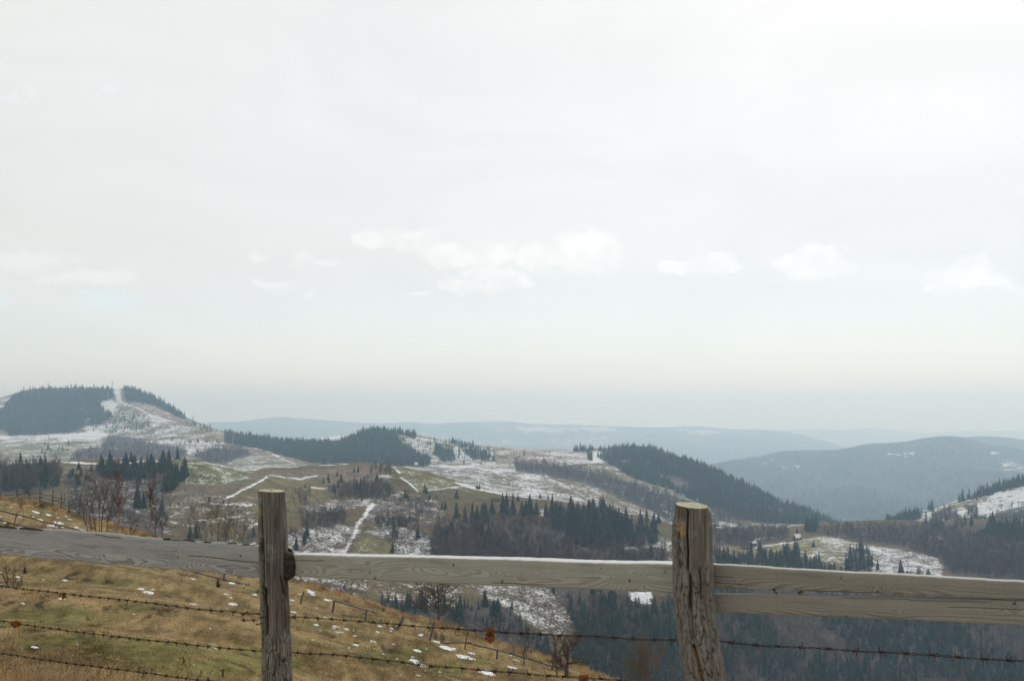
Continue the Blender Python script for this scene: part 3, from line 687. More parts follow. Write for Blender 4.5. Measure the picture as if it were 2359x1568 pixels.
p_e = painter((.122, .090, .046), (.095, .078, .036), [
    ([(440, 1085), (620, 1085), (840, 1070), (900, 1075), (880, 1110), (700, 1120), (600, 1110), (520, 1140), (430, 1180), (380, 1150)], None, (.15, .12, .085), 14),
    ([(560, 1130), (620, 1100), (760, 1110), (760, 1170), (620, 1200), (560, 1165)], None, (.145, .122, .058), 12),
    ([(150, 1100), (380, 1095), (390, 1240), (150, 1210)], .20, (.085, .07, .055), 12),
    ([(140, 1066), (210, 1068), (210, 1095), (140, 1092)], .12, (.15, .115, .075), 6),
    ([(400, 1056), (500, 1068), (590, 1084), (560, 1112), (420, 1112), (385, 1080)], .40, (.13, .135, .058), 8),
    ([(375, 1130), (590, 1150), (590, 1205), (380, 1212)], .22, None, 12),
    ([(663, 1221), (768, 1209), (836, 1212), (800, 1275), (665, 1275)], .58, (.15, .12, .09), 8),
    ([(836, 1222), (905, 1204), (993, 1234), (998, 1280), (908, 1280), (903, 1246), (873, 1238)], .66, (.14, .115, .09), 7),
    ([(708, 1162), (790, 1154), (880, 1144), (884, 1158), (768, 1176), (706, 1176)], .58, (.14, .115, .09), 6),
    ([(890, 1144), (935, 1130), (930, 1152)], .62, None, 5), ([(868, 1095), (905, 1092), (895, 1112), (872, 1110)], .5, None, 5),
    ([(820, 1240), (860, 1234), (900, 1250), (900, 1275), (810, 1275)], .12, (.15, .135, .065), 5),
    ([(850, 1140), (1000, 1150), (1030, 1215), (850, 1205)], .30, (.115, .09, .07), 14),
    ([(905, 1072), (1050, 1112), (1120, 1132), (1030, 1122), (965, 1132), (925, 1090)], .32, (.165, .15, .066), 6),
    ([(667, 1330), (850, 1330), (850, 1362), (700, 1370)], .48, None, 10), ([(850, 1345), (1060, 1345), (1060, 1400), (900, 1382)], .46, None, 10),
    ([(1060, 1340), (1290, 1345), (1325, 1436), (1281, 1470), (1190, 1415)], .56, (.145, .12, .085), 8),
    ([(1447, 1361), (1503, 1361), (1500, 1393), (1455, 1390)], .85, None, 5), ([(1505, 1517), (1585, 1517), (1585, 1600), (1515, 1590)], .62, None, 8),
    ([(1450, 1246), (1545, 1238), (1548, 1292), (1460, 1292)], .55, None, 6), ([(1427, 1258), (1463, 1258), (1463, 1288), (1427, 1288)], .7, None, 5),
    ([(1381, 1176), (1402, 1176), (1396, 1200), (1384, 1192)], .7, None, 4), ([(1242, 1170), (1262, 1170), (1256, 1190), (1244, 1186)], .7, None, 4),
    ([(1747, 1258), (1830, 1247), (1892, 1236), (1927, 1235), (1962, 1246), (1990, 1256), (1985, 1310), (1940, 1305), (1876, 1287), (1806, 1276), (1750, 1263)], .30, (.185, .16, .08), 5),
    ([(1870, 1262), (1930, 1256), (1960, 1262), (1955, 1308), (1910, 1300), (1870, 1280)], .58, None, 6),
    ([(1885, 1238), (1930, 1236), (1975, 1250), (1970, 1262), (1900, 1250)], .70, None, 4),
    ([(1990, 1256), (2050, 1262), (2156, 1281), (2166, 1297), (2174, 1314), (2167, 1330), (2060, 1322), (1970, 1316), (1975, 1280)], .73, (.16, .14, .12), 4),
    ([(1660, 1246), (1740, 1262), (1760, 1285), (1660, 1290)], .14, (.17, .14, .07), 6),
    ([(1980, 1215), (2110, 1222), (2170, 1238), (2150, 1246), (2060, 1232)], .25, (.17, .13, .08), 5), ([(2110, 1225), (2175, 1236), (2190, 1252), (2130, 1240)], .6, (.14, .12, .1), 5),
    ([(2310, 1330), (2345, 1345), (2359, 1370), (2320, 1352)], .6, None, 5), ([(2330, 1535), (2420, 1560), (2420, 1620), (2330, 1580)], .55, None, 5)],
    [([(518, 1149), (560, 1128), (598, 1110), (621, 1094)], 4.5, 1., None), ([(621, 1094), (650, 1099), (690, 1104), (730, 1096)], 3.5, .85, None),
     ([(908, 1077), (920, 1088)], 5, 1., None), ([(925, 1100), (945, 1115), (964, 1131)], 3.5, .95, None), ([(985, 1130), (1050, 1122), (1062, 1118), (1120, 1128)], 3, .9, None),
     ([(1050, 1112), (1120, 1131), (1200, 1144), (1300, 1152), (1400, 1169), (1480, 1188)], 4.5, .85, None),
     ([(858, 1162), (838, 1190), (822, 1212), (812, 1236), (790, 1272)], 10, .95, None), ([(145, 1064), (225, 1068), (300, 1065), (380, 1060)], 4, .9, None),
     ([(390, 1192), (425, 1170), (445, 1163), (465, 1161)], 2.5, .62, None), ([(400, 1203), (480, 1196), (590, 1188)], 3, .62, None), ([(480, 1158), (520, 1160), (592, 1163)], 4, .62, None), ([(590, 1250), (560, 1262), (520, 1282)], 3, .8, None), ([(500, 1262), (560, 1228), (590, 1205)], 3, .625, None),
     ([(718, 1123), (760, 1126)], 3, .7, None), ([(430, 1058), (480, 1066), (560, 1081), (600, 1080)], 3.5, .8, None), ([(640, 1077), (800, 1069)], 2.5, .6, None),
     ([(1545, 1205), (1600, 1214), (1670, 1212)], 5, .9, None), ([(878, 1183), (940, 1186), (990, 1196), (1030, 1204)], 3, None, (.24, .16, .08)),
     ([(1740, 1262), (1800, 1252), (1850, 1244), (1900, 1237)], 3, .85, None), ([(2020, 1306), (2080, 1308), (2120, 1312)], 2, None, (.1, .09, .08)),
     ([(1730, 1246), (1755, 1240), (1790, 1236)], 4, .55, None)],
    .0, floors(E_SPRUCE, E_BARE), .63)

for (lf, nm, mat, pf, lab, cat, per) in (
        (far2, 'mountain', hm3, p_far, 'palest and farthest mountain ridge fading into the sky', 'mountain', 20),
        (far1, 'mountain', hm3, p_far, 'long pale blue mountain ridge along the horizon behind the forested hills', 'mountain', 40),
        (rback, 'mountain', hm3, p_blue, 'blue forested ridge peeping out behind the big right mountain', 'mountain', 20),
        (rblue, 'mountain', hm3, p_blue, 'big blue forested mountain in haze on the right side of the valley', 'mountain', 60),
        (rspur, 'mountain', hm3, p_blue, 'lower blue forested spur in front of the big right mountain', 'mountain', 40),
        (cr, 'hills', hm2, p_c, 'chain of snow-streaked hills with a dark wooded peak at its left end', 'hills', 90),
        (gr, 'hill', hm2, p_g, 'snowy hill slope at the right edge with dark spruce woods on its crest', 'hill', 40),
        (er, 'hills', hm, p_e, 'grassy brown hill with snow patches dropping into the wooded valley', 'hills', 90)):
    tag(link(nm, lf.mesh(nm, mat, pf, per=per)), lab, cat, None, 'structure')
# ------------------------------------------------------------------ foliage materials
def leafy(name, c1, c2, per_object=False, trans=0.):
    m, t, out = material(name)
    if per_object:
        f = t.new('ShaderNodeObjectInfo').outputs['Random']
        c = t.mix(f, c1, c2)
        pos = t.new('ShaderNodeTexCoord').outputs['Object']
        n = t.noise(pos, 9, 3)
    else:
        c = t.attr('col', 'Color')
        pos = t.new('ShaderNodeNewGeometry').outputs['Position']
        n = t.noise(pos, .5, 3)
    s = t.new('ShaderNodeVectorMath', operation='SCALE'); t.put(s.inputs[0], c); t.put(s.inputs['Scale'], t.sm(n, .3, .7, .65, 1.3))
    df = t.new('ShaderNodeBsdfDiffuse'); t.put(df.inputs[0], s.outputs[0])
    if trans:
        tr = t.new('ShaderNodeBsdfTranslucent'); t.put(tr.inputs[0], s.outputs[0])
        mx = t.new('ShaderNodeMixShader'); mx.inputs[0].default_value = trans
        t.l.new(df.outputs[0], mx.inputs[1]); t.l.new(tr.outputs[0], mx.inputs[2]); t.l.new(mx.outputs[0], out.inputs[0])
    else:
        t.l.new(df.outputs[0], out.inputs[0])
    return m


SPR1, SPR2 = (.024, .036, .026), (.044, .054, .033)
TW1, TW2 = (.090, .064, .058), (.135, .094, .080)
m_spruce = leafy('spruce_needles', tuple(v * .75 for v in SPR1), tuple(v * 1.15 for v in SPR2), True)
m_twig = leafy('bare_twigs', TW1, TW2, True)
m_mass = leafy('wood_mass', SPR1, SPR2)


# ------------------------------------------------------------------ tree shapes, one unit tall
def spruce_shape(nt, npt, seed):
    r = np.random.default_rng(seed); V = []; Fc = []
    wide = r.uniform(.15, .20)
    for k in range(nt):
        f = k / nt
        z = .05 + .93 * f ** .92
        rad = wide * (1 - f) ** .8 * r.uniform(.85, 1.15) + .006
        dz = (1 - f) * .10 + .05
        b = len(V)
        V.append((r.normal(0, .004), r.normal(0, .004), min(1., z + dz * 1.25)))
        a0 = r.uniform(0, 6.28)
        for q in range(npt * 2):
            a = a0 + q / (npt * 2) * 2 * math.pi + r.normal(0, .1)
            rr = rad * (r.uniform(.75, 1.2) if q % 2 == 0 else r.uniform(.35, .55))
            V.append((rr * math.cos(a), rr * math.sin(a), z - (dz * r.uniform(.1, .45) if q % 2 == 0 else -dz * .15)))
        for q in range(npt * 2):
            Fc.append((b, b + 1 + q, b + 1 + (q + 1) % (npt * 2)))
    b = len(V)
    for a in (0, 2.1, 4.2): V.append((.011 * math.cos(a), .011 * math.sin(a), -.05))
    V.append((0, 0, .5))
    Fc += [(b, b + 1, b + 3), (b + 1, b + 2, b + 3), (b + 2, b, b + 3)]
    return np.array(V), np.array(Fc)


def bare_shape(nb, ntw, seed, w=.012, round_=1.):
    """a leafless tree as trunk, limbs and twigs, each a thin sliver"""
    r = np.random.default_rng(seed); V = []; Fc = []
    def sl(p, q, w0):
        d = np.array(q) - p; s = np.cross(d, r.normal(size=3)); s = s / (np.linalg.norm(s) + 1e-9) * w0 * .5
        b = len(V); V.extend([p - s, p + s, q]); Fc.append((b, b + 1, b + 2))
    top = np.array([r.normal(0, .02), r.normal(0, .02), .93])
    for a in (0, 1.05, 2.1):
        s = np.array([math.cos(a), math.sin(a), 0]) * .013
        b = len(V); V.extend([-s - [0, 0, .05], s - [0, 0, .05], top]); Fc.append((b, b + 1, b + 2))
    wid = r.uniform(.2, .27) * round_
    for k in range(nb):
        z0 = r.uniform(.12, .75) ; p = top * z0
        a = r.uniform(0, 6.28); up = r.uniform(.16, .32) * (1.15 - z0 * .5)
        out_ = wid * math.sqrt(max(.05, 1 - ((z0 + up - .58) / .5) ** 2)) * r.uniform(.6, 1.05)
        q = p + np.array([math.cos(a) * out_, math.sin(a) * out_, up])
        sl(p, q, w * 1.3)
        for j in range(ntw):
            f = r.uniform(.25, 1); p2 = p + (q - p) * f
            d = (q - p) * r.uniform(.25, .6) + r.normal(0, .05, 3) + [0, 0, .05]
            sl(p2, p2 + d, w)
    return np.array(V), np.array(Fc)


SP_HI = [spruce_shape(15, 9, 100 + k) for k in range(7)]
SP_LO = [spruce_shape(7, 5, 200 + k) for k in range(6)]
SP_XLO = [spruce_shape(4, 4, 250 + k) for k in range(4)]
BR_HI = [bare_shape(26, 8, 300 + k, .010) for k in range(6)]
BR_LO = [bare_shape(13, 3, 400 + k, .021) for k in range(5)]
BU_HI = [bare_shape(30, 7, 500 + k, .016, 2.2) for k in range(4)]


def scatter_mesh(shapes, pos, h, wid, col, rng):
    Vs = []; Fs = []; Cs = []; n0 = 0
    which = rng.integers(0, len(shapes), len(pos))
    for k, (V, Fc) in enumerate(shapes):
        s = np.where(which == k)[0]
        if not len(s): continue
        a = rng.uniform(0, 6.28, len(s)); c, sn = np.cos(a), np.sin(a)
        w = (h * wid)[s][:, None]
        x = (V[None, :, 0] * c[:, None] - V[None, :, 1] * sn[:, None]) * w + pos[s, 0][:, None]
        y = (V[None, :, 0] * sn[:, None] + V[None, :, 1] * c[:, None]) * w + pos[s, 1][:, None]
        z = V[None, :, 2] * h[s][:, None] + pos[s, 2][:, None]
        Vs.append(np.stack([x, y, z], -1).reshape(-1, 3))
        Fs.append((Fc[None] + (np.arange(len(s)) * len(V))[:, None, None]).reshape(-1, 3) + n0)
        Cs.append(np.repeat(col[s], len(V), 0)); n0 += len(s) * len(V)
    return np.concatenate(Vs), np.concatenate(Fs), np.concatenate(Cs)


# ------------------------------------------------------------------ gather every tree of the hills
# who is who: (layer, region) -> words for a single tree, words for its stand
SOLO = {
    ('E', 'S', 'wood'): ('tall dark green spruce in the dense spruce wood above the middle plank', 'spruces of the wood above the plank'),
    ('E', 'S', 'grove'): ('slim dark spruce growing inside the bare thicket', 'spruces inside the bare thicket'),
    ('E', 'S', 'left_wood'): ('dark spruce in the mixed wood behind the pole fence', 'spruces of the mixed wood at the left edge'),
    ('E', 'S', 'hollow'): ('dark spruce in the hollow beside the green knoll', 'spruces of the hollow by the green knoll'),
    ('E', 'S', 'valley'): ('dark spruce in the valley wood behind the round bare tree', 'spruces of the valley wood below the plank'),
    ('E', 'S', 'slope'): ('dark spruce on the steep wooded slope below the double rail', 'spruces of the wooded slope below the rails'),
    ('E', 'S', 'farwood'): ('dark spruce in the tall wood under the snowy right slope', 'spruces of the wood under the snowy slope'),
    ('E', 'S', 'meadow'): ('dark spruce at the edge of the snowy meadow below the cottage', 'spruces round the snowy meadow'),
    ('E', 'B', 'birchwood'): ('leafless purplish tree in the bare wood directly above the middle plank', 'bare trees of the wood above the plank'),
    ('E', 'B', 'grove'): ('leafless brown tree in a thicket on the grassy hill', 'bare trees of the thickets on the grassy hill'),
    ('E', 'B', 'left_wood'): ('leafless pale-stemmed tree among spruces behind the pole fence', 'bare trees of the mixed wood at the left edge'),
    ('E', 'B', 'gully'): ('leafless brown tree in the gully behind the birches', 'bare trees of the gully behind the birches'),
    ('E', 'B', 'farbare'): ('leafless brown tree in the bare wood around the far cottage', 'bare trees of the wood round the cottage'),
    ('E', 'B', 'valleybare'): ('leafless grey tree among the dark spruces deep in the valley', 'bare trees deep in the valley'),
    ('E', 'B', 'bush'): ('low leafless bush on the snow-speckled grassy hillside', 'bushes on the grassy hillside'),
}
TR = dict(S=[], B=[])          # rows: x, y, z, h, width, layer, region index
REG = []
for lay, lf, sp, br in (('C', cr, C_SPRUCE, C_BARE), ('G', gr, G_SPRUCE, G_BARE), ('E', er, E_SPRUCE, E_BARE)):
    for kind, lst in (('S', sp), ('B', br)):
        for (reg, pts, n, h0, h1) in lst:
            if kind == 'B': n = int(n * 1.25)
            q = sample_poly(pts, n, RNG)
            X, Y, Z = lf.inv(q[:, 0], q[:, 1])
            if reg in ('slope', 'valley', 'valleybare', 'farwood', 'right'):
                # kinds grow in groves
                g = fbm(X / 70, Y / 90, 3, 61) + RNG.normal(0, .05, n)
                kp = (g > .46) if kind == 'S' else (g < .52)
                if reg == 'right': kp = g > .36
                X, Y, Z = X[kp], Y[kp], Z[kp]; n = len(X)
            h = RNG.uniform(h0, h1, n) * np.clip(RNG.normal(1, .2, n), .45, 1.5)
            w = RNG.uniform(1.1, 1.7, n) if kind == 'S' else RNG.uniform(.9, 1.35, n) * (1.9 if reg == 'bush' else 1.)
            REG.append((lay, kind, reg))
            TR[kind].append(np.stack([X, Y, Z - .3, h, w, np.full(n, len(REG) - 1)], 1))
# spruces that stand alone: x, y of the foot, height in metres, their own words
LONE = [(1051.6, 1147, 11, 'round dark spruce on the open slope beside the crest snow line'), (1051.6, 1194, 17, 'dark spruce at the left end of the spruce row on the olive slope'), (1072, 1204, 17, 'dark slim spruce standing in front of the bare wood'), (1088, 1173, 9, 'small lone spruce high on the open olive slope'),
        (1089, 1209, 19, 'spruce with pale snow behind it at the wood edge'), (1098, 1208, 20, 'dense dark spruce at the upper edge of the bare wood'), (1112, 1206, 23, None), (1119, 1204, 22, None), (1134, 1186, 16, 'spruce standing a little above the tall wood edge'),
        (1157, 1184, 24, None), (1166, 1187, 25, None), (1182, 1185, 20, None), (1193, 1154, 9, 'small spruce beside the brown barn roof'), (1202, 1187, 17, None), (1212, 1189, 18, None), (1220, 1187, 24, None), (1236, 1187, 17, None), (1258, 1192, 19, None),
        (1099, 1126, 7, 'tiny dark spruce pair on the crest snow line, its left half'), (1104, 1127, 7.5, 'tiny dark spruce pair on the crest snow line, its right half'), (1182, 1147, 7, 'little spruce on the crest behind the barn'), (1244, 1143, 7, 'little dark spruce on the crest snow beside a bare tree'), (1263, 1144, 7, None),
        (816, 1088, 7, 'left spruce of the pair near the top of the brown hill'), (825, 1087, 8, 'right spruce of the pair near the top of the brown hill'), (777, 1097, 8, 'spruce on the brown hillside below the top pair'), (756, 1105, 8, 'spruce with a dark foot left of the thicket'), (758, 1112, 7, None), (786, 1112, 11, 'slim spruce at the upper edge of the thicket'),
        (745, 1113, 7, None), (779, 1124, 10, None), (770, 1134, 11, None), (703, 1122, 5, 'tiny round spruce alone on the tan pasture'), (758, 1125, 4, None), (869, 1110, 11, 'dark spruce by the snow at the top of the bare grove'), (839, 1122, 13, None), (832, 1124, 12, None), (822, 1125, 11, None), (858, 1142, 13, None),
        (978, 1135, 11, 'spruce under the end of the snowy crest track'), (983, 1137, 8, None), (934, 1147, 11, 'spruce among brown bushes below the crest track'), (939, 1148, 8, None), (1014, 1136, 3, None), (1026, 1174, 10, None), (1018, 1173, 9, None), (990, 1149, 6, None),
        (707, 1235, 10, 'small spruce above the left end of the middle plank'), (701, 1253, 11, 'small spruce on speckled snow left of the snow gully'), (682, 1267, 11, 'small spruce just above the left end of the plank'), (904, 1273, 9, 'small spruce touching the plank below the snowfield'), (962, 1240, 12, None), (908, 1230, 13, None), (920, 1212, 11, None),
        (584, 1235, 9, 'small spruce half hidden beside the tall post'), (519, 1236, 8, None), (538, 1209, 5, None), (482, 1156, 6, 'tiny lone spruce on the tan pasture between the snow lines'), (515, 1160, 5, 'tiny round bush-like spruce on a snow line'),
        (316, 1174, 22, 'big dark spruce standing right between the two birches'), (331, 1172, 15, None), (372, 1189, 17, 'dark spruce just right of the second birch'), (319, 1118, 16, 'tall spruce behind the first birch crown'), (438, 1243, 12, 'slim spruce at the foot of the green slope above the grey board'), (452, 1240, 12, None),
        (409, 1058, 14, 'round-topped spruce highest on the green knoll'), (389, 1060, 13, 'spruce just left of the top knoll spruce'), (374, 1064, 13, None), (302, 1064, 12, 'round spruce standing up over the hollow'), (290, 1066, 10, None), (181, 1081, 9, 'small round spruce on the brown bank beside the hollow'),
        (1874, 1260, 9, 'small dark spruce alone on the snowy meadow top'), (1836, 1228, 9, None), (1908, 1232, 10, None), (1928, 1228, 9, None), (1845, 1243, 6, None), (2022, 1312, 12, None), (2075, 1316, 15, None), (1500, 1282, 12, 'spruce on the snowy clearing beside the right post'), (1490, 1200, 16, None), (1507, 1206, 15, None), (1517, 1207, 14, None), (1476, 1206, 18, None)]
lone_rows = []
for (x, y, h, lab) in LONE:
    X, Y, Z = er.inv(x, y)
    lone_rows.append((X[0], Y[0], Z[0] - .2, h * 1.0, RNG.uniform(1.2, 1.7), lab))

fore_x = np.linspace(-900, 3300, 400); fore_y = np.interp(fore_x, [r[0] for r in fr.rows[0]], [r[1] for r in fr.rows[0]])


def visible(A, margin=0):
    px, py = proj(A[:, 0], A[:, 1], A[:, 2]); tx, ty = proj(A[:, 0], A[:, 1], A[:, 2] + A[:, 3])
    v = (px > 4) & (px < 2355) & (ty < 1560) & (ty < np.interp(px, fore_x, fore_y) - 4)
    mid = ty * .6 + py * .4
    up = np.interp(px, [0, 600, 680, 1560, 1640, 2359], [1215, 1255, 1272, 1292, 1300, 1342]); lo = np.interp(px, [0, 600, 680, 1560, 1640, 2359], [1280, 1332, 1328, 1364, 1400, 1440])
    v &= ~((ty > up - 4) & (mid < lo))
    v &= ~((px > 596) & (px < 672) & (ty > 1125)) & ~((px > 1550) & (px < 1650) & (ty > 1155))
    return v, (py - ty)


PROTO = {}
for nm, shp, mt in (('spruce', SP_HI, m_spruce), ('bare_tree', BR_HI, m_twig), ('bush', BU_HI, m_twig)):
    PROTO[nm] = [mesh_np(nm, V, Fc, mt, False) for V, Fc in shp]


def solo(name, k, x, y, z, h, w, lab, cat, grp):
    o = link(name, PROTO[name][k % len(PROTO[name])], None, (x, y, z))
    o.scale = (h * w, h * w, h); o.rotation_euler = (RNG.normal(0, .02), RNG.normal(0, .02), RNG.uniform(0, 6.28))
    return tag(o, lab, cat, grp)


for k, (x, y, z, h, w, lab) in enumerate(lone_rows):
    solo('spruce', k, x, y, z, h, w * .95, lab or 'dark spruce scattered on the hill outside the dense woods', 'spruce', None if lab else 'spruces scattered over the grassy hill')

MASS = {}
for kind, quota in (('S', 300 - len(LONE)), ('B', 290)):
    A = np.concatenate(TR[kind])
    vis, hp = visible(A)
    lay = np.array([REG[int(i)][0] for i in A[:, 5]])
    score = np.where(vis & (lay == 'E'), hp, -1)
    # spread the picked ones over the regions: the tallest in view come first
    pick = np.argsort(-score)[:quota]; pick = pick[score[pick] > 0]
    sel = np.zeros(len(A), bool); sel[pick] = True
    for n_, k in enumerate(pick):
        r = A[k]; L = REG[int(r[5])]
        lab, grp = SOLO[L]
        nm = 'spruce' if kind == 'S' else ('bush' if L[2] == 'bush' else 'bare_tree')
        solo(nm, n_ + int(r[0]), r[0], r[1], r[2], r[3], r[4], lab, nm.replace('_', ' '), grp)
    rest = A[~sel]
    col = np.array(SPR1)[None] + (np.array(SPR2) - SPR1)[None] * RNG.uniform(0, 1, (len(rest), 1)) if kind == 'S' else np.array(TW1)[None] + (np.array(TW2) - TW1)[None] * RNG.uniform(0, 1, (len(rest), 1))
    big = fbm(rest[:, 0] / 120, rest[:, 1] / 160, 3, 9)[:, None]
    col = col * (.7 + .5 * big) * RNG.uniform(.7, 1.4, (len(rest), 1))
    lay = np.array([REG[int(i)][0] for i in rest[:, 5]])
    for L in 'CGE':
        s = lay == L
        if s.any(): MASS[(L, kind)] = (rest[s, :3], rest[s, 3], rest[s, 4], col[s])
NAMES = {('C', 'S'): ('spruce_forest', 'dark spruce forest on the far snow-streaked hills and the peak'), ('C', 'B'): ('bare_woodland', 'grey-brown leafless woodland in bands across the far snowy hills'),
         ('G', 'S'): ('spruce_forest', 'dark spruce forest on the crest of the snowy right-hand slope'), ('G', 'B'): ('bare_woodland', 'leafless brown woodland on the snowy slope at the right edge'),
         ('E', 'S'): ('spruce_forest', 'dark blue-green spruce forest filling the valley below the fence rails'), ('E', 'B'): ('bare_woodland', 'purplish leafless woodland on the near hill and valley sides')}
for key, (pos, h, w, col) in MASS.items():
    shp = (SP_LO if key[0] != 'C' else SP_LO[:4]) if key[1] == 'S' else BR_LO
    V, Fc, Cc = scatter_mesh(shp, pos, h, w, col, RNG)
    nm, lab = NAMES[key]
    tag(link(nm, mesh_np(nm, V, Fc, m_mass, False, {'col': ('FLOAT_COLOR', rgba(Cc))})), lab, 'forest', None, 'stuff')

# forest cover of the far blue mountains
for lf, reg, n, nm, lab in ((rblue, [(1400, 1140), (1630, 1070), (1800, 1040), (2000, 1030), (2180, 1007), (2359, 1036), (2700, 1020), (2700, 1180), (2359, 1180), (2000, 1215), (1800, 1200), (1600, 1140)], 12000, 'mountain_forest', 'hazy blue forest clothing the big mountain on the right'),
                            (rspur, [(1600, 1232), (1700, 1184), (1800, 1154), (1880, 1132), (1950, 1120), (2120, 1140), (2359, 1116), (2700, 1100), (2700, 1200), (1600, 1240)], 5000, 'mountain_forest', 'hazy forest on the lower spur before the big right mountain'),
                            (rback, [(2150, 1020), (2270, 1006), (2359, 1014), (2700, 1012), (2700, 1050), (2150, 1050)], 900, 'mountain_forest', 'faint forest along the ridge behind the big right mountain')):
    q = sample_poly(reg, n, RNG)
    keep = ~(in_poly(q[:, 0], q[:, 1], [(2040, 1043), (2105, 1043), (2105, 1051), (2040, 1051)]) | in_poly(q[:, 0], q[:, 1], [(2283, 1039), (2305, 1039), (2305, 1047), (2283, 1047)]) | (in_poly(q[:, 0], q[:, 1], [(2310, 1058), (2460, 1050), (2460, 1085), (2310, 1080)]) & (RNG.uniform(size=len(q)) < .75)))
    q = q[keep]
    X, Y, Z = lf.inv(q[:, 0], q[:, 1])
    h = RNG.uniform(15, 24, len(q))
    col = np.array((.036, .043, .03))[None] * (.35 + 1.5 * fbm(X / 420, Y / 420, 4, 4)[:, None])
    V, Fc, Cc = scatter_mesh(SP_XLO, np.stack([X, Y, Z - .5], 1), h, RNG.uniform(1.1, 1.6, len(q)), col, RNG)
    tag(link(nm, mesh_np(nm, V, Fc, m_mass, False, {'col': ('FLOAT_COLOR', rgba(Cc))})), lab, 'forest', None, 'stuff')
# ------------------------------------------------------------------ the near hillside: ground, grass, old snow
GRN = [(300, 1500, 160, 26), (110, 1425, 120, 26), (420, 1545, 130, 22), (150, 1480, 150, 20), (960, 1495, 90, 22), (880, 1520, 60, 14), (1020, 1540, 60, 16), (60, 1350, 70, 12), (560, 1530, 120, 22), (330, 1395, 60, 12), (200, 1165, 40, 10), (250, 1190, 40, 8), (1100, 1525, 40, 10)]


def greenness(px, py, X, Y):
    g = np.zeros(len(px))
    for (a, b, rx, ry) in GRN: g = np.maximum(g, 1 - np.hypot((px - a) / (rx * 1.5), (py - b) / (ry * 1.5)))
    n = .55 * fbm(X / 5, Y / 8, 4, 71) + .45 * fbm(X / (.3 + Y * .012), Y / (.5 + Y * .03), 3, 72)
    g = sstep(.05, .8, g * 1.05 + (n - .5) * 2.4 - .06)
    return g * np.where(py > 1530 + np.interp(px, [0, 250, 480, 700], [0, 22, 60, 200]), .12, 1)


def mottle(X, Y):
    """patchy light and dark of trodden turf, with a few dark tussocks"""
    k = .5 * fbm(X / (.08 + Y * .0042), Y / (.16 + Y * .010), 4, 50) + .5 * fbm(X / 1.6, Y / 2.6, 3, 52)
    k = .66 + .68 * sstep(.3, .7, k)
    tus = sstep(.66, .74, fbm(X / (.10 + Y * .0055), Y / (.2 + Y * .011), 2, 53)) * sstep(.45, .6, fbm(X / 3, Y / 5, 2, 54))
    return k * (1 - .6 * tus)


def p_fore(px, py, V):
    X, Y = V[:, 0], V[:, 1]
    g = greenness(px, py, X, Y)[:, None]; k = fbm(X / 1.7, Y / 3., 4, 50)[:, None]; k2 = fbm(X / 9, Y / 14, 3, 51)[:, None]
    tan = np.array((.21, .148, .072)) * (1 - k2) + np.array((.175, .14, .066)) * k2
    mt = mottle(X, Y)[:, None]
    tan = tan * mt
    grn = np.array((.13, .115, .04)) * mt
    return tan * (1 - g) + grn * g, np.zeros(len(px))


fm = hill_mat('turf', 3.0, .3)
lab = 'steep pasture hillside of dry tan grass falling away beyond the wooden fence'
tag(link('hillside', fr.mesh('hillside', fm, p_fore, step=4, per=50, nback=14)), lab, 'hillside', None, 'structure')

SNOW = [(1110, 868, 0), ]
def c5(x, y): return x * .3023, 1094.2 + y * .3023
def c6(x, y): return 575.9 + x * .3022, 1094.2 + y * .3022
def cq(x, y): return x * .09765, 1117.2 + y * .09765
SN = [(*c5(x, y), w) for x, y, w in [(1130, 895, 30), (1075, 868, 20), (1165, 872, 12), (497, 803, 15), (135, 778, 15), (1470, 792, 15), (1470, 835, 10), (1475, 987, 25), (1725, 910, 17), (1775, 985, 27), (1845, 994, 8), (1940, 915, 10), (465, 943, 20), (175, 980, 14), (262, 1313, 20), (1625, 1317, 19), (1340, 862, 6), (1765, 823, 22), (1870, 898, 6), (1020, 1060, 7), (1350, 1070, 7), (1600, 1170, 9), (1030, 1142, 6), (1480, 1445, 6), (1925, 1378, 8), (1760, 935, 8), (235, 770, 8), (330, 798, 6), (8, 835, 12), (8, 742, 8), (1650, 1215, 8), (590, 1294, 5)]]
SN += [(*c6(x, y), w) for x, y, w in [(590, 953, 24), (470, 893, 22), (445, 878, 18), (480, 912, 16), (330, 1045, 18), (320, 955, 14), (375, 910, 12), (660, 1157, 23), (735, 1175, 16), (580, 1090, 16), (505, 1142, 16), (670, 1199, 16), (805, 1295, 20), (990, 1152, 14), (975, 1198, 13), (1075, 1190, 10), (1080, 1170, 12), (940, 1270, 24), (1025, 1283, 9), (1090, 1290, 10), (1045, 1328, 10), (1275, 1338, 22), (1285, 1348, 14), (1238, 1388, 10), (1250, 1414, 28), (1300, 1448, 34), (1300, 1222, 14), (1310, 1215, 10), (1510, 1320, 50), (1625, 1385, 40), (1690, 1400, 18), (1690, 1358, 22), (1800, 1505, 44), (1840, 1520, 30), (2030, 1413, 18), (1280, 1528, 16), (1240, 1498, 10), (1445, 1502, 10), (1190, 1470, 9), (1018, 1365, 8), (1260, 1430, 14), (1315, 1108, 10), (40, 913, 12), (25, 912, 10), (18, 1378, 10), (480, 1258, 9), (700, 1200, 14), (800, 1228, 11), (550, 1005, 8), (510, 1015, 7), (2000, 1468, 30), (1990, 1376, 8), (1680, 1405, 12), (640, 1168, 10), (1350, 1255, 10), (1420, 1272, 26), (560, 885, 9), (130, 985, 8), (150, 1130, 7), (440, 1278, 6)]]
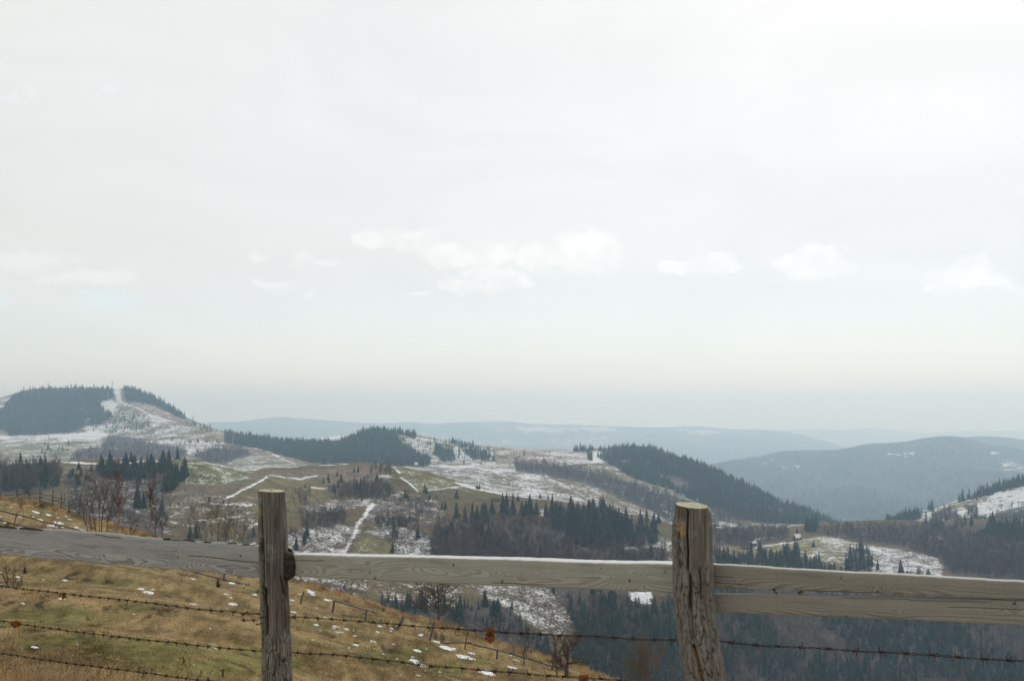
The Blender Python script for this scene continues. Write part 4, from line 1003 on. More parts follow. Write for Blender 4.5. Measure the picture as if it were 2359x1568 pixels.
SN += [(*cq(x, y), w) for x, y, w in [(1400, 900, 24), (1330, 880, 16), (870, 650, 18), (800, 620, 14), (940, 680, 9), (1150, 710, 16), (1120, 690, 12), (950, 820, 20), (1010, 780, 10), (1230, 960, 18), (1150, 965, 12), (1300, 995, 14), (1450, 1070, 16), (1530, 1080, 10), (1800, 1000, 14), (1900, 1060, 20), (1940, 1120, 24), (1860, 1110, 18), (1640, 810, 14), (1560, 740, 9), (100, 890, 12), (10, 740, 8), (500, 980, 12), (470, 755, 8), (370, 650, 9), (250, 520, 6), (540, 535, 9), (780, 750, 6), (1500, 880, 8), (1480, 1000, 10), (870, 935, 8), (1360, 770, 8), (2270, 910, 10), (2340, 920, 8), (2180, 850, 8), (1340, 1050, 9), (1060, 625, 7)]]
r = np.random.default_rng(33)
SN = [s_ for k_, s_ in enumerate(SN) if s_[2] > 11 or k_ % 2]
for _ in range(22):
    x = r.uniform(330, 1250); c = np.interp(x, fore_x, fore_y); SN.append((x, r.uniform(c + 8, min(c + 170, 1566)), r.uniform(2.5, 7)))

# blades of grass
m_grass, t, out = material('grass_blades')
c = t.attr('col', 'Color')
df = t.new('ShaderNodeBsdfDiffuse'); t.put(df.inputs[0], c)
tr = t.new('ShaderNodeBsdfTranslucent'); t.put(tr.inputs[0], c)
mx = t.new('ShaderNodeMixShader'); mx.inputs[0].default_value = .35
t.l.new(df.outputs[0], mx.inputs[1]); t.l.new(tr.outputs[0], mx.inputs[2]); t.l.new(mx.outputs[0], out.inputs[0])


def blades(n, xr, yfun, hfun, seed, dark=1.):
    r = np.random.default_rng(seed)
    px = r.uniform(*xr, n); lo, hi = yfun(px); py = r.uniform(lo, hi)
    X, Y, Z = fr.inv(px, py)
    k = fbm(X / (.05 + Y * .006), Y / (.05 + Y * .012), 3, 90)           # tufts
    keep = r.uniform(size=n) < sstep(.25, .62, k) + .25
    px, py, X, Y, Z, k = (a[keep] for a in (px, py, X, Y, Z, k)); n = len(px)
    g = greenness(px, py, X, Y)
    h = hfun(px, py, Y) * r.uniform(.5, 1.3, n) * (.55 + .9 * k) * (1 - .45 * g)
    ok = np.ones(n, bool)
    for (sx_, sy_, sw_) in SN: ok &= (((px - sx_) / (sw_ * .52)) ** 2 + ((py - sy_ - (px - sx_) * .15) / (sw_ * .12)) ** 2 > 1) | (r.uniform(size=n) < .22)
    px, py, X, Y, Z, k, g, h = (q_[ok] for q_ in (px, py, X, Y, Z, k, g, h)); n = len(px)
    w = np.maximum(.0035, .42 * Y / F) * r.uniform(.7, 1.3, n)
    a = r.uniform(0, 6.28, n); lean = r.uniform(.2, 1.3, n) * h
    lx = np.cos(a) * lean + .2 * h; ly = np.sin(a) * lean
    # broad side roughly to the south-west and north-east, where the fence stands
    b = r.normal(0, .7, n); wx = np.cos(b) * w; wy = np.sin(b) * w
    base = np.stack([X, Y, Z - .01], 1)
    s = np.stack([wx, wy, 0 * wx], 1) * .5
    mid = base + np.stack([lx * .35, ly * .35, h * .62], 1)
    tip = base + np.stack([lx, ly, h], 1)
    V = np.stack([base - s, base + s, mid + s * .75, mid - s * .75, tip], 1).reshape(-1, 3)
    i = np.arange(n)[:, None] * 5
    Fc = np.concatenate([i + [0, 1, 2], i + [0, 2, 3], i + [3, 2, 4]])
    v = r.uniform(.72, 1.42, n)[:, None] * mottle(X, Y)[:, None]
    straw = np.array((.38, .255, .118)); rust = np.array((.26, .165, .08)); pale = np.array((.44, .36, .245))
    q = r.uniform(size=n)[:, None]; k3 = fbm(X / 4, Y / 7, 3, 91)[:, None]
    tan = np.where(q < .55, straw, np.where(q < .8, rust * (.6 + .8 * k3), pale))
    grn = np.array((.13, .125, .038)) * (1 - q) + np.array((.22, .18, .078)) * q
    mixg = (r.uniform(size=n) < g * .85)[:, None]
    col = np.where(mixg, grn, tan) * v * dark
    return V, Fc, np.repeat(col, 5, 0)


def crest_band(px): return np.interp(px, fore_x, fore_y), np.interp(px, [-400, 0, 676, 1420, 1700], [1700, 1700, 1720, 1760, 1900])
def h_all(px, py, Y):
    X_ = (px * KX - 512) / F * Y; tuf = sstep(.56, .72, fbm(X_ / (.10 + Y * .006), Y / (.2 + Y * .012), 3, 95)) * sstep(.40, .6, fbm(X_ / 2.5, Y / 4, 3, 96))
    return (1 + 1.1 * tuf) * np.clip(.028 + .0007 * Y, .03, .10) * np.where(py < np.interp(px, fore_x, fore_y) + 14, 1.7, 1.)
def near_band(px): return np.interp(px, [-500, 0, 250, 480, 700], [1566, 1566, 1596, 1632, 1680]), np.interp(px, [-500, 700], [1790, 1830])
def h_near(px, py, Y): return np.full(len(px), .18)
def fringe(px):
    c = np.interp(px, fore_x, fore_y); return c, c + 9


parts_ = [blades(330000, (-160, 1560), crest_band, h_all, 1), blades(70000, (-200, 700), near_band, h_near, 2, 1.1), blades(26000, (-160, 1500), fringe, lambda a, b, Y: np.full(len(a), .30), 3)]
off = 0; Vs, Fs, Cs = [], [], []
for V, Fc, Cc in parts_:
    Vs.append(V); Fs.append(Fc + off); Cs.append(Cc); off += len(V)
gme = mesh_np('grass', np.concatenate(Vs), np.concatenate(Fs), m_grass, False, {'col': ('FLOAT_COLOR', rgba(np.concatenate(Cs)))})
tag(link('grass', gme), 'dry tan grass with greener patches covering the hillside', 'grass', None, 'stuff')

# old snow lying in the grass: x, y, width
m_snow, t, out = material('old_snow')
n = t.noise(t.new('ShaderNodeNewGeometry').outputs['Position'], 3, 4)
principled(t, out, t.mix(n, (.60, .62, .64), (.76, .775, .785)), .7, n, .3, .05)
mb = MB()
for (x, y, w) in SN:
    if y < np.interp(x, fore_x, fore_y) + 2: continue
    na = 36; rings = [1., .8, .5, .2]
    sl = np.interp(x, [0, 700, 1420], [.10, .18, .22])
    ph = r.uniform(0, 50); a = np.arange(na) / na * 2 * math.pi
    rad = (.30 + .8 * fbm(np.cos(a) * 1.6 + ph, np.sin(a) * 1.6, 3, 3) + .55 * fbm(np.cos(a) * 5 + ph, np.sin(a) * 5, 3, 4))
    asp = r.uniform(.06, .12)
    V = []
    for k, f in enumerate(rings):
        qx = x + np.cos(a) * rad * f * w * .43; qy = y + np.sin(a) * rad * f * w * asp + (qx - x) * sl
        X, Y, Z = fr.inv(qx, np.maximum(qy, np.interp(qx, fore_x, fore_y) + .6))
        lift = (-.012, .010, .016, .018)[k] * min(1.6, Y.mean() / 40)
        V.append(np.stack([X, Y, Z + lift + (0 if k == 0 else .0003 * Y.mean() * (fbm(X * 2, Y * 2, 2, 5)))], 1))
    V = np.concatenate(V + [V[-1].mean(0)[None]])
    Q = []
    for k in range(len(rings) - 1):
        for j in range(na): Q.append((k * na + j, k * na + (j + 1) % na, (k + 1) * na + (j + 1) % na, (k + 1) * na + j))
    e = len(V) - 1; b = (len(rings) - 1) * na
    for j in range(na): Q.append((b + j, b + (j + 1) % na, e, e))
    mb.add(V, Q)
tag(mb.build('snow', m_snow, None, True), 'thin patches of old snow lying in the tan grass', 'snow', None, 'stuff')

# ------------------------------------------------------------------ near leafless trees
m_bark = simple_mat('grey_bark', (.13, .105, .08), (.07, .056, .043), 14)
m_birch = simple_mat('birch_bark', (.42, .32, .25), (.20, .13, .09), 3.5)
m_tw_grey = simple_mat('grey_twigs', (.135, .105, .082), (.09, .07, .056), 4)
m_tw_red = simple_mat('reddish_twigs', (.15, .088, .066), (.11, .07, .056), 4)
m_tw_tan = simple_mat('tan_twigs', (.20, .150, .10), (.14, .105, .075), 4)


def limb(p, d, L, r0, r1, rng, wig=.12, up=.06, seg=6):
    pts = [np.array(p, float)]; d = np.array(d, float)
    for _ in range(seg):
        d = d + rng.normal(0, wig, 3) + [0, 0, up]; d /= np.linalg.norm(d)
        pts.append(pts[-1] + d * L / seg)
    return np.array(pts), np.linspace(r0, r1, seg + 1)


def grow(rng, H, r0, kids, spread, lens, up, start, twig_r, lean=(0, 0), wig=.06, taper=.25):
    """stem with limbs, branches and twigs -> (stem mesh pieces, crown mesh pieces)"""
    stem, crown = MB(), MB()
    d0 = np.array([lean[0], lean[1], 1.]); d0 /= np.linalg.norm(d0)
    pts, rad = limb((0, 0, -.25), d0, H, r0, r0 * taper, rng, wig, .03, 10)
    rad[0] *= 1.35; stem.tube(pts, rad, 9)
    def sub(pts, rad, lv, L):
        n = kids[lv]
        for k in range(n):
            f = rng.uniform(start[lv], 1.0) if k else 1.
            i = f * (len(pts) - 1); a = int(min(i, len(pts) - 2)); p = pts[a] + (pts[a + 1] - pts[a]) * (i - a)
            rr = np.interp(i, np.arange(len(pts)), rad)
            ax = pts[a + 1] - pts[a]; ax = ax / np.linalg.norm(ax)
            s = np.cross(ax, rng.normal(size=3)); s /= np.linalg.norm(s)
            sp = spread[lv] * rng.uniform(.7, 1.25)
            d = ax * math.cos(sp) + s * math.sin(sp) + [0, 0, up[lv]]; d /= np.linalg.norm(d)
            l = L * lens[lv] * rng.uniform(.55, 1.15) * (1.15 - .55 * f if lv == 0 else 1)
            last = lv == len(kids) - 1
            b0 = max(min(rr * .7, rr * .45 + .01), twig_r); b1 = max(b0 * .35, twig_r * .8) if not last else twig_r * .6
            q, ra = limb(p, d, l, b0, b1, rng, .13 if not last else .16, up[lv] * .25, 5 if not last else 3)
            crown.tube(q, ra, (6, 4, 3, 3)[min(lv, 3)], False)
            if not last: sub(q, ra, lv + 1, l)
    sub(pts, rad, 0, H)
    return stem, crown


def place_tree(name, xy, D, stems, mats, lab, cat, zdrop=0.):
    """stems: list of (offset x, y, grow kwargs)"""
    if D is None:
        X, Y, Z = (float(v[0]) for v in fr.inv(*xy))
    else:
        q = P(xy[0], xy[1], D); X, Y, Z = q
    root = empty(name, (X, Y, Z - zdrop))
    tag(root, lab, cat)
    for (ox, oy, kw, seed) in stems:
        st, cr_ = grow(np.random.default_rng(seed), **kw)
        a = st.build('trunk', mats[0], root, True); b = cr_.build('crown', mats[1], root)
        a.location = b.location = (ox, oy, 0)
    return root


def px_m(d, D): return d * KX * D / F        # display units to metres


D1 = 116.
base = dict(kids=(9, 6, 5), spread=(.62, .7, .65), lens=(.40, .5, .55), up=(.22, .14, .05), start=(.25, .25, .2), twig_r=.010)
place_tree('bare_tree', (226, 1231), None, [(-.9, 0, dict(base, H=5.1, r0=.05, lean=(-.26, 0)), 1), (-.3, .3, dict(base, H=5.4, r0=.055, lean=(-.08, 0)), 2), (.25, 0, dict(base, H=5.5, r0=.06, lean=(.08, 0)), 3), (.7, .2, dict(base, H=5.1, r0=.05, lean=(.2, 0)), 4), (0, .4, dict(base, H=5.0, r0=.045, lean=(.02, 0)), 5)],
           (m_bark, m_tw_grey), 'bushy leafless tree with several grey stems left of the two birches', 'tree')
bir = dict(kids=(26, 6, 4), spread=(.6, .55, .5), lens=(.22, .5, .6), up=(.38, .15, .0), start=(.30, .25, .2), twig_r=.009, wig=.03)
place_tree('birch_tree', (269, 1236), None, [(0, 0, dict(bir, H=6.2, r0=.10, lean=(.04, 0)), 11), (-.35, .2, dict(base, kids=(6, 5, 4), H=3.8, r0=.06, lean=(.22, 0)), 12)],
           (m_birch, m_tw_red), 'slim pale-stemmed birch with reddish twigs beside the bushy grey tree', 'tree')
place_tree('birch_tree', (345, 1244), None, [(0, 0, dict(bir, H=6.5, r0=.10, lean=(-.05, 0)), 13)], (m_birch, m_tw_red), 'slim pale birch on its own, the one nearer the tall post', 'tree')
place_tree('bare_shrub', (357, 1247), None, [(0, 0, dict(base, kids=(7, 6, 4), H=3.8, r0=.05, lean=(.12, 0)), 14), (.5, .2, dict(base, kids=(7, 6, 4), H=3.6, r0=.045, lean=(.35, 0)), 15), (-1.2, 0, dict(base, kids=(5, 5, 4), H=2.4, r0=.035, lean=(-.4, 0)), 16)],
           (m_bark, m_tw_grey), 'leafless grey shrub at the foot of the birch nearer the tall post', 'shrub')
place_tree('bare_shrub', (293, 1240), None, [(0, 0, dict(base, kids=(6, 5, 4), H=2.7, r0=.04, lean=(.5, 0)), 17), (.1, 0, dict(base, kids=(5, 5, 4), H=2.0, r0=.03, lean=(.8, 0)), 18)], (m_bark, m_tw_grey), 'spreading leafless shrub between the two birches', 'shrub')
tanb = dict(kids=(10, 6, 4), spread=(.5, .55, .5), lens=(.45, .5, .55), up=(.3, .2, .1), start=(.12, .2, .2), twig_r=.010)
place_tree('bare_shrub', (505, 1262), 112, [(dx, .1 * k, dict(tanb, H=h, r0=.035, lean=(ln, 0)), 20 + k) for k, (dx, h, ln) in enumerate([(-1.6, 4.6, -.25), (-.9, 5.0, -.1), (-.2, 4.6, .05), (.5, 4.4, .15), (1.1, 4.2, .22), (1.8, 3.6, .4)])],
           (m_bark, m_tw_tan), 'wide tan leafless shrub rising behind the grey board', 'shrub', .4)
place_tree('bare_tree', (1010, 1434), 96, [(0, 0, dict(kids=(30, 8, 5), spread=(1.1, .65, .6), lens=(.52, .5, .55), up=(.16, .1, .05), start=(.16, .2, .2), twig_r=.013, H=5.0, r0=.13, lean=(.03, 0), wig=.03), 31)],
           (m_bark, m_tw_grey), 'round-crowned leafless tree on the crest below the middle plank', 'tree')
place_tree('bare_tree', (1208, 1531), None, [(0, 0, dict(kids=(10, 6, 4), spread=(.7, .6, .5), lens=(.42, .5, .5), up=(.4, .2, .1), start=(.25, .2, .2), twig_r=.008, H=2.3, r0=.045, lean=(.05, 0), wig=.1), 41)], (m_bark, m_tw_grey), 'thin crooked leafless sapling behind the sagging pole fence', 'tree')
place_tree('bare_tree', (1306, 1562), None, [(0, 0, dict(kids=(20, 8, 6), spread=(1.15, .8, .7), lens=(.80, .5, .5), up=(.10, .06, .0), start=(.25, .2, .15), twig_r=.0075, H=2.2, r0=.15, lean=(.06, 0), wig=.1, taper=.35), 52), (-.55, .1, dict(kids=(8, 6, 5), spread=(.6, .6, .6), lens=(.5, .5, .5), up=(.3, .15, .05), start=(.3, .2, .2), twig_r=.008, H=2.5, r0=.05, lean=(-.15, 0)), 53)],
           (m_bark, m_tw_grey), 'gnarled dark leafless fruit tree with a thick trunk near the right post', 'tree')
place_tree('bare_shrub', (1481, 1600), 92, [(dx, 0, dict(kids=(12, 7, 6), spread=(.6, .5, .5), lens=(.55, .5, .5), up=(.4, .2, .1), start=(.15, .2, .2), twig_r=.009, H=h, r0=.05, lean=(ln, 0)), 60 + k) for k, (dx, h, ln) in enumerate([(-.6, 3.6, -.25), (-.2, 4.2, -.1), (.2, 4.3, .06), (.6, 3.8, .22), (0, 4.0, 0)])],
           (m_bark, m_tw_tan), 'rounded yellowish leafless bush against the dark forest left of the right post', 'shrub')
place_tree('bare_sapling', (57, 1189), None, [(0, 0, dict(kids=(8, 4, 3), spread=(.6, .6, .5), lens=(.35, .5, .5), up=(.5, .2, .1), start=(.35, .2, .2), twig_r=.010, H=1.75, r0=.022, lean=(-.28, 0)), 71)], (m_bark, m_tw_grey), 'lone leaning dark sapling on the tan slope below the pole fence', 'sapling')
place_tree('bare_shrub', (14, 1352), None, [(dx, 0, dict(kids=(8, 5, 3), spread=(.6, .5, .5), lens=(.5, .5, .5), up=(.4, .2, .1), start=(.15, .2, .2), twig_r=.005, H=h, r0=.012, lean=(ln, 0)), 75 + k) for k, (dx, h, ln) in enumerate([(-.15, .5, -.3), (0, .7, 0), (.15, .6, .3), (.25, .45, .7)])],
           (m_bark, m_tw_grey), 'small dark dead shrub with snow beside it under the grey board', 'shrub')
place_tree('bare_shrub', (216, 1238), None, [(0, 0, dict(base, kids=(6, 5, 4), H=3.2, r0=.04, lean=(-.4, 0)), 81)], (m_bark, m_tw_grey), 'low leaning grey shrub at the foot of the bushy tree', 'shrub')
m_sap = simple_mat('young_needles', (.06, .062, .025), (.035, .04, .018), 8)
for (x, y, h, lb) in ((502, 1354, 11, 'tiny green spruce seedling in the grass near the tall post'), (57, 1322, 9, 'tiny green spruce seedling under the grey board near the dead shrub'), (1338, 1568, 8, 'tiny yellow-green seedling at the lower wire')):
    X, Y, Z = (float(v[0]) for v in fr.inv(x, y)); hh = px_m(h * 2.0, Y)
    V, Fc = SP_HI[1]
    o = link('spruce_seedling', mesh_np('spruce_seedling', V, Fc, m_sap, False), None, (X, Y, Z)); o.scale = (hh * 1.6, hh * 1.6, hh)
    tag(o, lb, 'seedling')

# ------------------------------------------------------------------ old fences on the hillside
m_oldwood = simple_mat('old_fence_wood', (.16, .135, .105), (.08, .066, .05), 6, .9)
m_oldgrey = simple_mat('weathered_pole', (.15, .145, .135), (.085, .08, .075), 5, .9)


def old_fence(lab, posts, rails, stubs=(), mat=None, D=None, grp=None):
    """posts: (x, y top, x, y foot, thickness px); rails: ((x, y), (x, y), thickness px) on the reference sheet"""
    def dist(x, y):
        return float(fr.inv(x, y)[1][0]) if D is None else D(x)
    ref = posts[0]; base = P(ref[2], ref[3], dist(ref[2], ref[3]))
    root = empty('pole_fence', base); tag(root, lab, 'fence', grp)
    pd = []
    for (x0, y0, x1, y1, th) in posts:
        Dp = dist(x1, y1); pd.append((x1, Dp))
        a = np.array(P(x1, y1, Dp)); b = np.array(P(x0, y0, Dp)); r_ = th * KX * .5 * Dp / F
        dn = (a - b) / np.linalg.norm(a - b)
        mb = MB(); n = 7; ts_ = np.linspace(0, 1, n)[:, None]
        pts = b + (a + dn * .3 - b) * ts_ + RNG.normal(0, r_ * .15, (n, 3)) * [1, 1, 0]
        mb.tube(pts - np.array(base), np.linspace(.8, 1.1, n) * r_, 8)
        mb.build('post', mat or m_oldwood, root)
    pd.sort(); px_ = [p[0] for p in pd]; pD = [p[1] for p in pd]
    for (a, b, th) in rails:
        Da, Db = (np.interp(q[0], px_, pD) if len(px_) > 1 else pD[0] for q in (a, b))
        if len(px_) > 1 and D is None:
            # carry the line of the posts on past the last one
            for i_, q in enumerate((a, b)):
                if q[0] > px_[-1]: v = pD[-1] + (pD[-1] - pD[-2]) / (px_[-1] - px_[-2] + 1e-6) * (q[0] - px_[-1])
                elif q[0] < px_[0]: v = pD[0] + (pD[1] - pD[0]) / (px_[1] - px_[0] + 1e-6) * (q[0] - px_[0])
                else: continue
                v = float(np.clip(v, min(pD) * .85, max(pD) * 1.15))
                if i_ == 0: Da = v
                else: Db = v
        A, B = np.array(P(*a, Da)), np.array(P(*b, Db)); r_ = th * KX * .5 * (Da + Db) * .5 / F
        n = 12; ts_ = np.linspace(0, 1, n)[:, None]
        pts = A + (B - A) * ts_ + RNG.normal(0, r_ * .25, (n, 3)); pts[:, 1] -= r_ * 1.1
        mb = MB(); mb.tube(pts - np.array(base), np.linspace(1.05, .85, n) * r_, 7); mb.build('rail', mat or m_oldwood, root)
    for (x, y, w, th) in stubs:
        Dp = np.interp(x, px_, pD); A, B = np.array(P(x, y, Dp)), np.array(P(x + w, y + w * .05, Dp - .1)); r_ = th * KX * .5 * Dp / F
        mb = MB(); mb.tube(np.array([A, (A + B) / 2, B]) - np.array(base) - [0, r_, 0], r_, 7); mb.build('rail_end', mat or m_oldwood, root)
    return root


def Q_(x, y): return cq(x, y)
po = [(405, 70, 408, 330, 3.4), (690, 50, 685, 385, 2.6), (945, 70, 945, 415, 3.), (1252, 110, 1225, 500, 2.4), (1450, 190, 1435, 545, 3.), (1528, 205, 1500, 580, 1.8), (1640, 350, 1615, 690, 4.), (1885, 535, 1880, 860, 2.6), (2045, 650, 2045, 940, 2.4), (2235, 780, 2230, 1040, 3.4), (8, 150, 8, 260, 2.)]
po = [(*Q_(a, b), *Q_(c, d_), th) for a, b, c, d_, th in po]
rl = [((50, 250), (405, 212)), ((425, 218), (690, 205)), ((690, 208), (950, 195)), ((960, 198), (1240, 255)), ((1250, 275), (1440, 312)), ((425, 297), (690, 290)), ((690, 292), (950, 285)), ((960, 290), (1240, 350)), ((1240, 362), (1440, 395)), ((1450, 400), (1525, 402)), ((1460, 430), (1600, 520)), ((1450, 515), (1600, 580)), ((1640, 480), (1790, 580)), ((1640, 600), (1885, 700)), ((1640, 660), (1885, 750)), ((1885, 720), (2050, 810)), ((2050, 800), (2235, 860)), ((1885, 800), (2050, 890)), ((950, 365), (1240, 440)), ((10, 255), (60, 248))]
rl = [(Q_(*a), Q_(*b), 2.) for a, b in rl]
sb = [(425, 218, 3, 3.2), (425, 298, 3, 3.4), (690, 210, 2.5, 3), (690, 290, 2.5, 3), (690, 358, 2, 3), (960, 196, 4, 2.8), (960, 290, 4, 3.4), (960, 370, 4, 4), (1250, 278, 3.5, 3), (1245, 362, 2.5, 3), (1245, 455, 3, 3), (1640, 470, 5, 3.4), (1640, 560, 5, 3.2), (1640, 640, 5, 3.4), (1450, 330, 3, 3), (1450, 440, 3, 3), (2240, 800, 3, 4), (2235, 960, 3, 5)]
sb = [(*Q_(a, b), w, th) for a, b, w, th in sb]
old_fence('old grey-brown pole fence with tall stakes running along the grassy crest', po, rl, sb, m_oldwood, D=lambda x: float(np.interp(x, [0, 230], [131, 113])))
old_fence('sagging two-pole fence with leaning stakes crossing the snowy tan slope above the grey board',
          [(*Q_(405, 640), *Q_(320, 970), 2.6), (*Q_(1385, 790), *Q_(1240, 1090), 2.2)], [(Q_(-60, 585), Q_(2330, 1170), 3.2), (Q_(-60, 805), Q_(700, 1010), 3.6)], (), m_oldgrey)
old_fence('low fallen pole on a short stake just left of the tall post', [(*c5(1712, 745), *c5(1703, 805), 5)], [(c5(1480, 740), c5(2060, 880), 3.4)], (), m_oldgrey)
old_fence('single short stake tilting to the right just right of the tall post', [(*c6(413, 885), *c6(383, 980), 4.2)], [], (), m_oldgrey)
old_fence('short broken fence panel of two stakes and slanting rails on the tan slope', [(*c6(645, 950), *c6(628, 1050), 6), (*c6(890, 1020), *c6(878, 1108), 4.5)], [(c6(650, 957), c6(968, 1052), 3.4), (c6(700, 1065), (c6(885, 1088)), 3.)], (), m_oldgrey)
old_fence('thick leaning broken stake between the fence panel and the slim leaning stake', [(*c6(1172, 1080), *c6(1122, 1172), 6)], [], (), m_oldgrey)
old_fence('slim tall leaning stake standing in front of the round-crowned bare tree', [(*c6(1405, 1115), *c6(1370, 1268), 5)], [], (), m_oldgrey)
old_fence('long sagging two-rail pole fence running down towards the fruit tree', [(*c6(1658, 1190), *c6(1638, 1330), 3.6), (*c6(1890, 1328), *c6(1880, 1405), 5), (1275, 1522, 1272, 1542, 6)],
          [(c6(1420, 1277), c6(1690, 1275), 3.4), (c6(1620, 1272), (1180, 1505), 3.6), ((1176, 1503), (1300, 1543), 4.4), ((1290, 1541), (1430, 1590), 4.4), (c6(1370, 1268), (1185, 1532), 4.2), ((1183, 1531), (1300, 1560), 3.6), (c6(1220, 1225), c6(1372, 1268), 2.4)], (), m_oldgrey)
# ------------------------------------------------------------------ the wooden fence close by
def fenceD(x): return 1 / (.141 + .0000614 * np.asarray(x, float))


FD = np.array(P(2359, 0, fenceD(2359))) - np.array(P(0, 0, fenceD(0))); FD[2] = 0; FD /= np.linalg.norm(FD)
FN = np.array([-FD[1], FD[0], 0])                       # away from the camera
if FN[1] < 0: FN = -FN
UP = np.array([0, 0, 1.])
fence = empty('wooden_fence', P(632, 1500, fenceD(632)))
FB = np.array(fence.location)
tag(fence, 'weathered wooden fence of two rough posts, grey planks and barbed wire', 'fence')

# --- materials
m_post, t, out = material('post_wood')
oc = t.new('ShaderNodeTexCoord').outputs['Object']
st = t.vm('MULTIPLY', oc, (60, 60, 2.2)); st2 = t.vm('MULTIPLY', oc, (24, 24, 1.6))
n1 = t.noise(st, 1, 6, .65, .4); n2 = t.noise(st2, 1, 4, .6, .8); n3 = t.noise(oc, 9, 4); n4 = t.noise(t.vm('MULTIPLY', oc, (170, 170, 9)), 1, 3)
wood = t.ramp(n1, [(.25, (.05, .041, .033)), (.42, (.108, .093, .076)), (.6, (.178, .164, .14)), (.8, (.29, .278, .25))])
wood = t.mix(t.sm(n2, .52, .72), wood, (.085, .056, .032)); wood = t.mix(t.sm(n3, .55, .8, 0, .6), wood, (.40, .38, .33))
wood = t.mix(t.sm(n4, .55, .8, 0, .35), wood, (.06, .045, .03))
bn = t.noise(oc, 40, 6, .7); bn2 = t.noise(oc, 130, 4, .7)
bark = t.ramp(t.m('ADD', t.m('MULTIPLY', bn, .7), t.m('MULTIPLY', bn2, .3)), [(.3, (.10, .085, .07)), (.5, (.195, .175, .148)), (.66, (.26, .24, .21)), (.85, (.35, .335, .30))])
bark = t.mix(t.sm(t.noise(oc, 6, 3), .5, .75, 0, .5), bark, (.33, .335, .27))
crk = t.attr('crack')
bark = t.mix(crk, bark, (.022, .016, .011))
wood = t.mix(crk, wood, (.022, .016, .010))
c = t.mix(t.attr('bark'), wood, bark)
c = t.mix(t.m('MULTIPLY', t.attr('raw'), t.sm(n1, .3, .6, .35, 1.)), c, (.40, .235, .10))
c = t.mix(t.attr('cut'), c, t.ramp(t.noise(oc, 50, 4, .7), [(.3, (.30, .26, .17)), (.7, (.55, .51, .38))]))
hgt = t.m('ADD', t.m('MULTIPLY', n1, .5), t.m('ADD', t.m('MULTIPLY', bn2, .3), t.m('MULTIPLY', bn, .4)))
principled(t, out, c, .92, hgt, .7, .006, .1)


def plank_mat(name, light, dark, hi, freq, lines=1.):
    m, t, out = material(name)
    ph = t.attr('phase'); kn = t.attr('knot')
    oc = t.new('ShaderNodeTexCoord').outputs['Object']
    along = t.new('ShaderNodeCombineXYZ'); t.put(along.inputs[0], t.attr('along')); t.put(along.inputs[1], t.attr('across'))
    fine = t.noise(t.vm('MULTIPLY', along.outputs[0], (5, 420, 1)), 1, 4, .7, .2)
    mid = t.noise(t.vm('MULTIPLY', along.outputs[0], (3, 60, 1)), 1, 4, .6, .5)
    blot = t.noise(t.vm('MULTIPLY', along.outputs[0], (2.2, 14, 1)), 1, 5, .6)
    saw = t.noise(t.vm('MULTIPLY', along.outputs[0], (160, 7, 1)), 1, 2)
    fr_ = t.m('FRACT', t.m('MULTIPLY', ph, freq))
    ring = t.m('MAXIMUM', t.sm(fr_, .45, .93), t.sm(fr_, .0, .10, 1., 0.))
    c = t.mix(t.m('MULTIPLY', ring, .72 * lines), light, dark)
    c = t.mix(t.sm(mid, .4, .75, 0, .45), c, dark); c = t.mix(t.sm(fine, .5, .8, 0, .4), c, hi)
    c = t.mix(t.sm(blot, .5, .8, 0, .5), c, tuple(v * .55 for v in dark)); c = t.mix(t.sm(blot, .25, .45, .35, 0), c, hi)
    c = t.mix(t.m('MULTIPLY', t.sm(saw, .5, .7), .12), c, tuple(v * .5 for v in dark))
    c = t.mix(t.sm(kn, .35, .9), c, (.075, .055, .04))
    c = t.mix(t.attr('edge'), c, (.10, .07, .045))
    tf_ = t.attr('topface'); c = t.mix(tf_, c, t.mix(mid, (.50, .51, .48), (.66, .68, .65)))  # bleached upper face, with the sky's sheen painted into its colour
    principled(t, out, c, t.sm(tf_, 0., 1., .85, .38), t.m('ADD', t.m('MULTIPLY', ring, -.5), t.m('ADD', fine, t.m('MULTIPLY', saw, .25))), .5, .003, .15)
    return m


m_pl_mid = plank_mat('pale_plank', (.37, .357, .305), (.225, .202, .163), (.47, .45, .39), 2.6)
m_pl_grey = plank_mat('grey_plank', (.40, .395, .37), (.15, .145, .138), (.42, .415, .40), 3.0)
m_pl_rt = plank_mat('brown_plank', (.275, .255, .213), (.165, .146, .118), (.41, .385, .325), 2.4)


